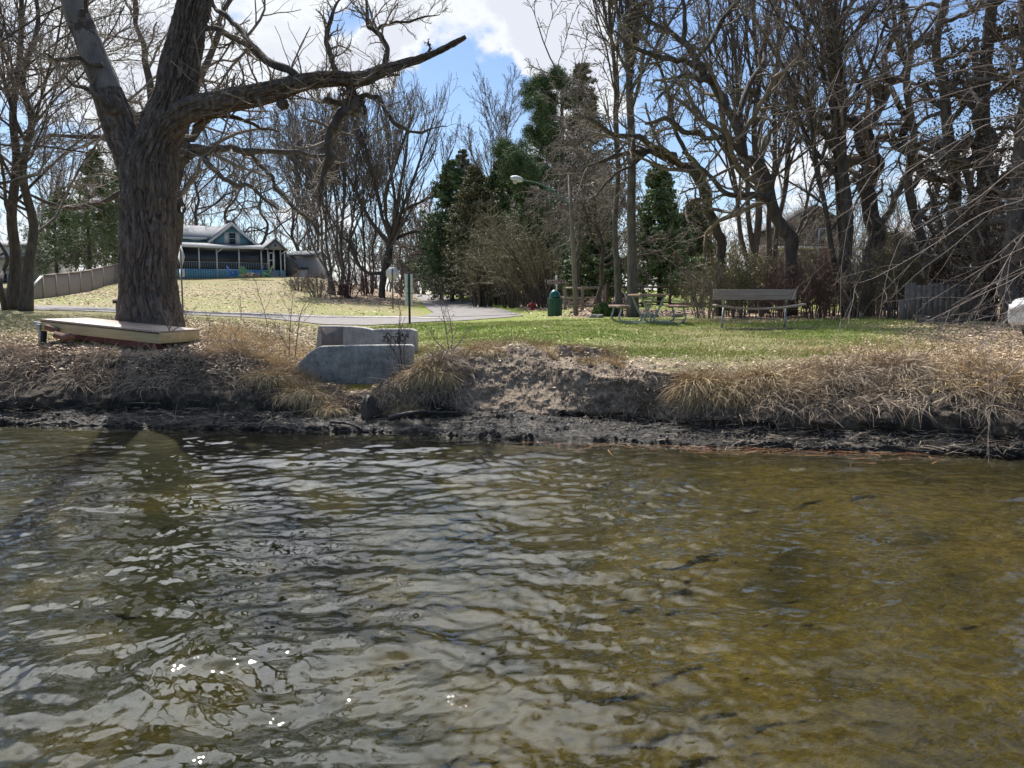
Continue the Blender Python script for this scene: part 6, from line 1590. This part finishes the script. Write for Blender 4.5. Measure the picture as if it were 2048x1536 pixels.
# stones edging the bush bed
rg2 = np.random.default_rng(8)
for i, (px, d) in enumerate(((1186, 26.3), (1200, 26.1), (1290, 26.6), (1304, 26.4), (1352, 26.5))):
    lab = ['flat grey stone at the left foot of the round bush', 'dark flat stone in front of the round bush', 'pale stone behind the middle of the picnic table', 'small stone beside the pale one behind the table', 'grey stone behind the right picnic seat'][i]
    m = MB(); th = np.linspace(0, 6.283, 15)[:-1]; r1 = 1 + rg2.normal(0, .12, 14)
    for z, s in ((-.05, .9), (.02, 1.0), (.09, .85), (.12, .5)): m.v.append(np.stack([np.cos(th) * .22 * s * r1, np.sin(th) * .12 * s * r1, 0 * th + z], 1))
    m.n = 56; m.f4.append(np.array([(k * 14 + j, k * 14 + (j + 1) % 14, (k + 1) * 14 + (j + 1) % 14, (k + 1) * 14 + j) for k in range(3) for j in range(14)])); m.ng.append([42 + j for j in range(14)])
    o = m.build('garden_stone', M_rock, smooth_=True); o.location = tuple(on_ground(px, d)); o.rotation_euler.z = rg2.uniform(0, 3); tag(o, lab, 'stone', 'stones edging the garden bed')

# ---- distant woods: one mass far off
def woods(px0, px1, d, n, hmin, hmax, seed, name, label, mt, rm=.05):
    rng = np.random.default_rng(seed); m = MB(); px = rng.uniform(px0, px1, n); dd = d + rng.uniform(-8, 12, n); x = (px - 1024) / 1600 * dd; z = gz(x, dd); h = rng.uniform(hmin, hmax, n)
    t = np.linspace(0, 1, 8); P = np.stack([x[:, None] + np.cumsum(rng.normal(0, .3, (n, 8)), 1), dd[:, None] + np.cumsum(rng.normal(0, .3, (n, 8)), 1), z[:, None] - .3 + h[:, None] * t[None]], -1); R = rng.uniform(.1, .25, n)[:, None] * (1 - .8 * t)[None]
    m.tubes(P, R, 5); a = grow(rng, P, R, 14, .25, 1, 38, 12, .4, .4, 6, .1, .06, .5, rm); b = grow(rng, *a, 8, .2, 1, 38, 12, .5, .4, 4, .12, .04, .6, rm * .7); m.tubes(*a, 3); m.tubes(*b, 3)
    return tag(m.build(name, mt), label, 'woods', kind='stuff')


woods(-500, 900, 150, 170, 7, 15, 401, 'distant_woods', 'grey brown far off woods behind the hill on the left', M_twiggrey)
woods(770, 960, 108, 36, 4, 8, 403, 'distant_woods', 'low grey woods closing the view at the crest of the road', M_twiggrey, .035)
woods(1000, 2700, 105, 150, 6, 13, 402, 'distant_woods', 'dark far off woods behind the houses on the right', M_twig, .04)

# ---------------------------------------------------------------- ground cover (nobody could count it)
rg = np.random.default_rng(123)


def gnorm_pts(n, px0, px1, s_a, s_b, rng, dens=None):
    "random points on the terrain grid between bank parameters s_a..s_b"
    k = n if dens is None else n * 3
    px = rng.uniform(px0, px1, k); s = rng.uniform(s_a, s_b, k)
    ci = np.clip(np.interp(px, PX, np.arange(nC)), 0, nC - 1).astype(int)
    ri = np.clip(np.interp(s, sp, np.arange(nR)), 0, nR - 1).astype(int)
    p = np.stack([GX[ci, ri], GD2[ci, ri], GZ[ci, ri]], 1)
    p[:, :2] += rng.normal(0, .012, (k, 2))
    if dens is not None:
        w = dens(px, s, p); keep = rng.uniform(0, 1, k) < w; px, s, p = px[keep][:n], s[keep][:n], p[keep][:n]
    return px, s, p


def blades(p, d, L, w, rng, droop=0.6, K=5, wig=.12, side=None):
    "ribbon blades from p, initial direction d (n,3), length L (n)"
    n = len(p); P = np.empty((n, K, 3)); P[:, 0] = p; dd = norm(d); pos = p.copy(); st = (L / (K - 1))[:, None]
    cv = rng.normal(0, wig, (n, 3))
    for k in range(1, K):
        dd = dd + cv + rng.normal(0, wig * .5, (n, 3)); dd[:, 2] -= droop; dd = norm(dd); pos = pos + dd * st; P[:, k] = pos
    sd = norm(np.cross(P[:, -1] - P[:, 0], rng.normal(0, 1, (n, 3))))
    wd = (w * (1 - np.linspace(0, .8, K)))[None, :, None] * np.asarray(1.0)
    a = P - sd[:, None] * wd; b = P + sd[:, None] * wd
    v = np.stack([a, b], 2).reshape(-1, 3); i = np.arange(n)[:, None] * K * 2 + np.arange(K - 1)[None] * 2
    f = np.stack([i, i + 1, i + 3, i + 2], -1).reshape(-1, 4)
    return v, f, np.repeat(rng.uniform(0, 1, n), K * 2)


# lawn blades, near part of the lawn
n = 150000
def lawn_d(px, s, p):
    return (0.35 + 0.65 * smooth(-.3, .4, fbm(p[:, 0] * 1.3, p[:, 1] * 1.3, 61, 3))) * (1 - .85 * smooth(1750, 1950, px)) * np.where(px < 640, .35, 1)
px, s, p = gnorm_pts(n, -150, 2150, 6.55, 8.35, rg, lawn_d)
sc = np.clip(p[:, 1] / 12, 1, 1.8)
v, f, t = blades(p, np.stack([rg.normal(0, .5, len(p)), rg.normal(0, .5, len(p)), np.ones(len(p))], 1), rg.uniform(.02, .05, len(p)) * sc, .0035, rg, .25, 3)
m = MB(); m.add(v, f, tint=t); tag(m.build('lawn_grass', M_greengrass), 'short green and straw coloured lawn grass behind the bank', 'grass', kind='stuff')

# dry bank grass: hanging and tangled, in patches
def bank_d(px, s, p):
    sand = smooth(890, 960, px) * (1 - smooth(1340, 1400, px)); g_ = np.exp(-((px - 722) / 26.0) ** 2)
    dock_ = smooth(60, 90, px) * (1 - smooth(380, 410, px)) * smooth(12.0, 12.15, p[:, 1])
    w = (1 - dock_) * (1 - .97 * sand) * (1 - g_) * smooth(-.35, .25, fbm(p[:, 0] * 1.8, p[:, 1] * 1.8 + p[:, 2], 91, 3))
    return np.clip(w + .12 * (1 - sand) * (1 - g_) * (1 - dock_), 0, 1)


def strands(n, px0, px1, sa, sb, Lr, w, seed, drp, dens, dirf, name, label, mt, K=6):
    r = np.random.default_rng(seed); px, s, p = gnorm_pts(n, px0, px1, sa, sb, r, dens)
    k = len(p); base = dirf(px, s, p, r)
    v, f, t = blades(p, base, r.uniform(*Lr, k), w, r, drp, K, .16); tc_ = fbm(p[:, 0] * 1.5, p[:, 1] * 2, seed, 2)
    t = np.clip(t * .7 + np.repeat(tc_ * .5 + .2, K * 2), 0, 1)
    m = MB(); m.add(v, f, tint=t); return tag(m.build(name, mt), label, 'grass', kind='stuff')


def d_out(px, s, p, r):
    k = len(px); comb = fbm(p[:, 0] * 1.3, p[:, 1], 97, 2) * 1.6
    return np.stack([comb + r.normal(0, .8, k), -.6 + r.normal(0, .55, k), .42 + r.normal(0, .45, k)], 1)


def d_side(px, s, p, r):
    k = len(px); return np.stack([r.normal(0, 1, k), r.normal(-.2, .5, k), r.normal(.15, .3, k)], 1)


strands(26000, -260, 2300, 4.25, 6.1, (.12, .42), .0040, 501, .30, bank_d, d_out, 'bank_grass', 'long dry grass hanging over the lake bank', M_deadgrass)
strands(13000, 1380, 2300, 4.6, 6.2, (.14, .42), .0042, 502, .28, bank_d, d_out, 'bank_grass', 'straw coloured grass draped over the right bank', M_drygrass)
strands(15000, -260, 700, 4.9, 7.2, (.10, .30), .0040, 503, .22, bank_d, d_side, 'matted_grass', 'matted dead grass and twigs on the left mound', M_deadgrass)
strands(6500, 425, 640, 5.0, 7.4, (.10, .28), .0038, 504, .10, lambda px, s, p: .4 + .6 * smooth(-.2, .4, fbm(p[:, 0] * 2, p[:, 1] * 2, 92, 3)), lambda px, s, p, r: np.stack([r.normal(0, .6, len(px)), r.normal(-.1, .5, len(px)), r.uniform(.3, 1.2, len(px))], 1), 'tall_dry_grass', 'upright dry grass left of the concrete slabs', M_drygrass)
strands(7000, 1560, 2300, 5.9, 7.3, (.06, .20), .0038, 505, .12, lambda px, s, p: .5 + 0 * px, lambda px, s, p, r: np.stack([r.normal(0, .6, len(px)), r.normal(-.1, .5, len(px)), r.uniform(.3, 1.2, len(px))], 1), 'tall_dry_grass', 'rough dry grass along the top of the right bank', M_drygrass)
strands(5000, 840, 1250, 5.6, 7.0, (.05, .16), .0036, 506, .15, lambda px, s, p: (fbm(p[:, 0] * 2.5, p[:, 1] * 2.5, 93, 3) > .02) * 1.0, lambda px, s, p, r: np.stack([r.normal(0, .6, len(px)), r.normal(-.3, .5, len(px)), r.uniform(.3, 1.0, len(px))], 1), 'rim_grass', 'dry grass along the rim of the eroded sandy bank', M_drygrass)


# big drooping tussocks: each a thing of its own
def tussock(px, d, h, w, n, seed, label, mt, L=(.25, .55), zoff=0.0, fwd=-.5):
    r = np.random.default_rng(seed); b = on_ground(px, d); b[2] += zoff; a = r.uniform(0, 6.28, n); rr = r.uniform(0, 1, n) ** .6
    p = np.stack([np.cos(a) * rr * w, np.sin(a) * rr * w * .55, h * (1 - rr ** 2) * .8], 1)
    dd = np.stack([np.cos(a) * rr * .9 + r.normal(0, .5, n) + .3 * math.sin(seed), np.sin(a) * rr * .8 + fwd + r.normal(0, .4, n), .6 - .5 * rr + r.normal(0, .25, n)], 1)
    v, f, t = blades(p, dd, r.uniform(*L, n), .0042, r, .26, 7, .09); m = MB(); m.add(v, f, tint=np.clip(t * .8 + .1, 0, 1))
    th = np.linspace(0, 6.283, 25)[:-1]; rows = []
    for z, s_ in ((-.15, 1.0), (h * .15, .95), (h * .45, .75), (h * .7, .45), (h * .8, .1)): rows.append(np.stack([np.cos(th) * w * s_ * (1 + .1 * np.sin(3 * th + seed)), np.sin(th) * w * .55 * s_, 0 * th + z], 1))
    c = MB(); c.add(np.concatenate(rows), [(k * 24 + j, k * 24 + (j + 1) % 24, (k + 1) * 24 + (j + 1) % 24, (k + 1) * 24 + j) for k in range(4) for j in range(24)])
    root = empty('grass_tussock', b, 0, label, 'tussock', 'drooping grass tussocks on the bank'); m.build('blades', mt, root); c.build('core', mat('thatch', (.16, .115, .065), (.08, .058, .035), .95, 20, bump=1), root, smooth_=True)


tussock(862, 11.15, .13, .28, 2400, 601, 'golden combed over grass mound right of the gully', M_drygrass, (.15, .42), .03, -.35)
tussock(815, 11.0, .04, .18, 1200, 602, 'lower spill of golden grass beside the black stump', M_drygrass, (.15, .36), .02, -.35)
tussock(885, 11.3, .10, .26, 1300, 606, 'darker right shoulder of the golden grass mound', M_deadgrass, (.12, .34), .02, -.3)
tussock(595, 11.15, .03, .30, 1500, 603, 'straw tussock fanning down below the left end of the grey slab', M_drygrass, (.15, .42), .0, -.5)
tussock(650, 10.95, .02, .20, 900, 604, 'low straw tussock at the left lip of the gully', M_drygrass, (.12, .34), .0, -.5)
tussock(535, 11.35, .05, .32, 1300, 605, 'orange brown tussock on the bank left of the grey slab', M_drygrass, (.12, .34), .02, -.4)
tussock(1400, 10.15, .07, .26, 1500, 607, 'pale drooping tussock where the sandy slope ends', M_drygrass, (.2, .5), .02)
tussock(1455, 10.05, .10, .26, 1700, 608, 'thick drooping tussock under the bench, right of the pale one', M_drygrass, (.2, .5), .02)
tussock(1530, 10.1, .05, .28, 1200, 609, 'third tussock along the right bank, reddish straw', M_drygrass, (.2, .45), .02)
tussock(1700, 10.05, .05, .30, 1200, 610, 'grey tussock hanging over the dark right bank', M_deadgrass, (.2, .5), .02)
tussock(1820, 10.0, .05, .34, 1300, 611, 'wide grey tussock below the log pile', M_deadgrass, (.2, .5), .02)
tussock(965, 11.85, .06, .34, 1800, 612, 'reddish grass clump on the rim above the sandy hollow', M_drygrass, (.12, .28), .03)

# fallen leaves: hill, roadside bank, right lawn, mound
def leaf_d(px, s, p):
    ci = np.clip(np.interp(px, PX, np.arange(nC)), 0, nC - 1).astype(int); ri = np.clip(np.interp(s, sp, np.arange(nR)), 0, nR - 1).astype(int)
    return np.clip(lit[ci, ri] * 1.1 + .05, 0, 1)
for nm, n, sa, sb, sz, lab in (('fallen_leaves', 42000, 6.0, 8.8, .055, 'tan fallen leaves scattered over the lawn and right slope'), ('fallen_leaves', 42000, 8.8, 11.6, .12, 'pale fallen leaves covering the hill and the roadside bank'), ('fallen_leaves', 9000, 4.6, 6.4, .045, 'dry leaves caught on the bank')):
    px, s, p = gnorm_pts(n, -200, 2250, sa, sb, rg, leaf_d if sa > 5 else (lambda px, s, p: np.where(px < 620, .8, np.where(px > 1450, .6, .06))))
    p[:, 2] += .012
    keep = ~((px > 812 + 0) & (px < 1045) & (s > 8.55) & (s < 10.7) & (rg.uniform(0, 1, len(px)) > .02)) & ~((s > 8.35) & (s < 9.22) & (px < 1045) & (p[:, 1] < 33.6) & (p[:, 1] > 24) & (rg.uniform(0, 1, len(px)) > .01))
    p = p[keep]; tag(leafquads(p, sz, rg, .85).build(nm, M_leaf), lab, 'leaves', kind='stuff')

# mud clods and straw litter on the wet shelf
px, s, p = gnorm_pts(3500, -200, 2250, 3.05, 4.05, rg)
dv = np.stack([rg.normal(0, 1, len(p)), rg.normal(0, .35, len(p)), rg.normal(0, .06, len(p))], 1)
v, f, t = blades(p + [0, 0, .012], dv, rg.uniform(.05, .28, len(p)), .0035, rg, .0, 4, .08); m = MB(); m.add(v, f, tint=t); tag(m.build('straw_litter', M_deadgrass), 'straws and twigs washed onto the black mud', 'straw', kind='stuff')
px, s, p = gnorm_pts(9000, -200, 2250, 3.02, 4.1, rg, lambda px, s, p: smooth(-.1, .5, fbm(p[:, 0] * 3, p[:, 1] * 6, 94, 3)))
k = len(p); th = np.linspace(0, 6.283, 7)[:-1]; sz = rg.uniform(.008, .035, k) * rg.uniform(.4, 1, k)
r0 = np.stack([np.cos(th), np.sin(th) * .8, 0 * th - .4], 1)[None] * rg.uniform(.7, 1.3, (k, 6, 1)); r1_ = np.stack([np.cos(th + .4) * .7, np.sin(th + .4) * .6, 0 * th + .35], 1)[None] * rg.uniform(.6, 1.3, (k, 6, 1)); tp = np.array([[[0, 0, .6]]]) + rg.normal(0, .15, (k, 1, 3))
v = np.concatenate([r0, r1_, tp], 1) * sz[:, None, None] + p[:, None]
b = np.arange(k)[:, None] * 13; j = np.arange(6)[None]; j2 = (j + 1) % 6
m = MB(); m.add(v.reshape(-1, 3), np.stack([b + j, b + j2, b + 6 + j2, b + 6 + j], -1).reshape(-1, 4), np.stack([b + 6 + j, b + 6 + j2, b + 12 + 0 * j], -1).reshape(-1, 3))
M_clod = mat('mud_clod', (.045, .035, .028), (.015, .012, .010), .38, 30, bump=1, spots=(30, .63, (.22, .18, .14)))
tag(m.build('mud_clods', M_clod), 'clods of black mud and debris along the waterline', 'mud', kind='stuff')
px, s, p = gnorm_pts(14000, 850, 1480, 3.95, 6.6, rg, lambda px, s, p: .15 + smooth(-.1, .4, fbm(p[:, 0] * 4, p[:, 1] * 4 + p[:, 2] * 4, 95, 3)))
k = len(p); sz = rg.uniform(.004, .022, k) * rg.uniform(.4, 1, k)
r0 = np.stack([np.cos(th), np.sin(th) * .9, 0 * th - .4], 1)[None] * rg.uniform(.7, 1.3, (k, 6, 1)); r1_ = np.stack([np.cos(th + .4) * .7, np.sin(th + .4) * .6, 0 * th + .45], 1)[None] * rg.uniform(.6, 1.3, (k, 6, 1)); tp = np.array([[[0, 0, .7]]]) + rg.normal(0, .15, (k, 1, 3))
v = np.concatenate([r0, r1_, tp], 1) * sz[:, None, None] + p[:, None]; b = np.arange(k)[:, None] * 13
m = MB(); m.add(v.reshape(-1, 3), np.stack([b + j, b + j2, b + 6 + j2, b + 6 + j], -1).reshape(-1, 4), np.stack([b + 6 + j, b + 6 + j2, b + 12 + 0 * j], -1).reshape(-1, 3), tint=np.repeat(rg.uniform(0, 1, k), 13))
tag(m.build('soil_crumbs', mat('soil_crumb', (.28, .215, .16), (.10, .075, .055), .95, 3, tint=.4)), 'crumbs of dry soil rolled down the sandy part of the bank', 'soil', kind='stuff')
# floating straw at the right of the shore
px = rg.uniform(1050, 1900, 260); dd = np.interp(px, kx, keyD[:, 3]) - np.abs(rg.normal(0, .28, 260)) - .02
p = np.stack([(px - 1024) / 1600 * dd, dd, 0 * dd + .012], 1); dv = np.stack([rg.normal(0, 1, 260), rg.normal(0, .25, 260), 0 * px], 1)
v, f, t = blades(p, dv, rg.uniform(.08, .35, 260), .0045, rg, 0, 4, .05); v[:, 2] = .014; m = MB(); m.add(v, f, tint=t)
tag(m.build('floating_straw', mat('wet_straw', (.42, .20, .09), (.25, .11, .05), .5, 4, tint=.4)), 'reddish straws floating along the right shore', 'straw', kind='stuff')
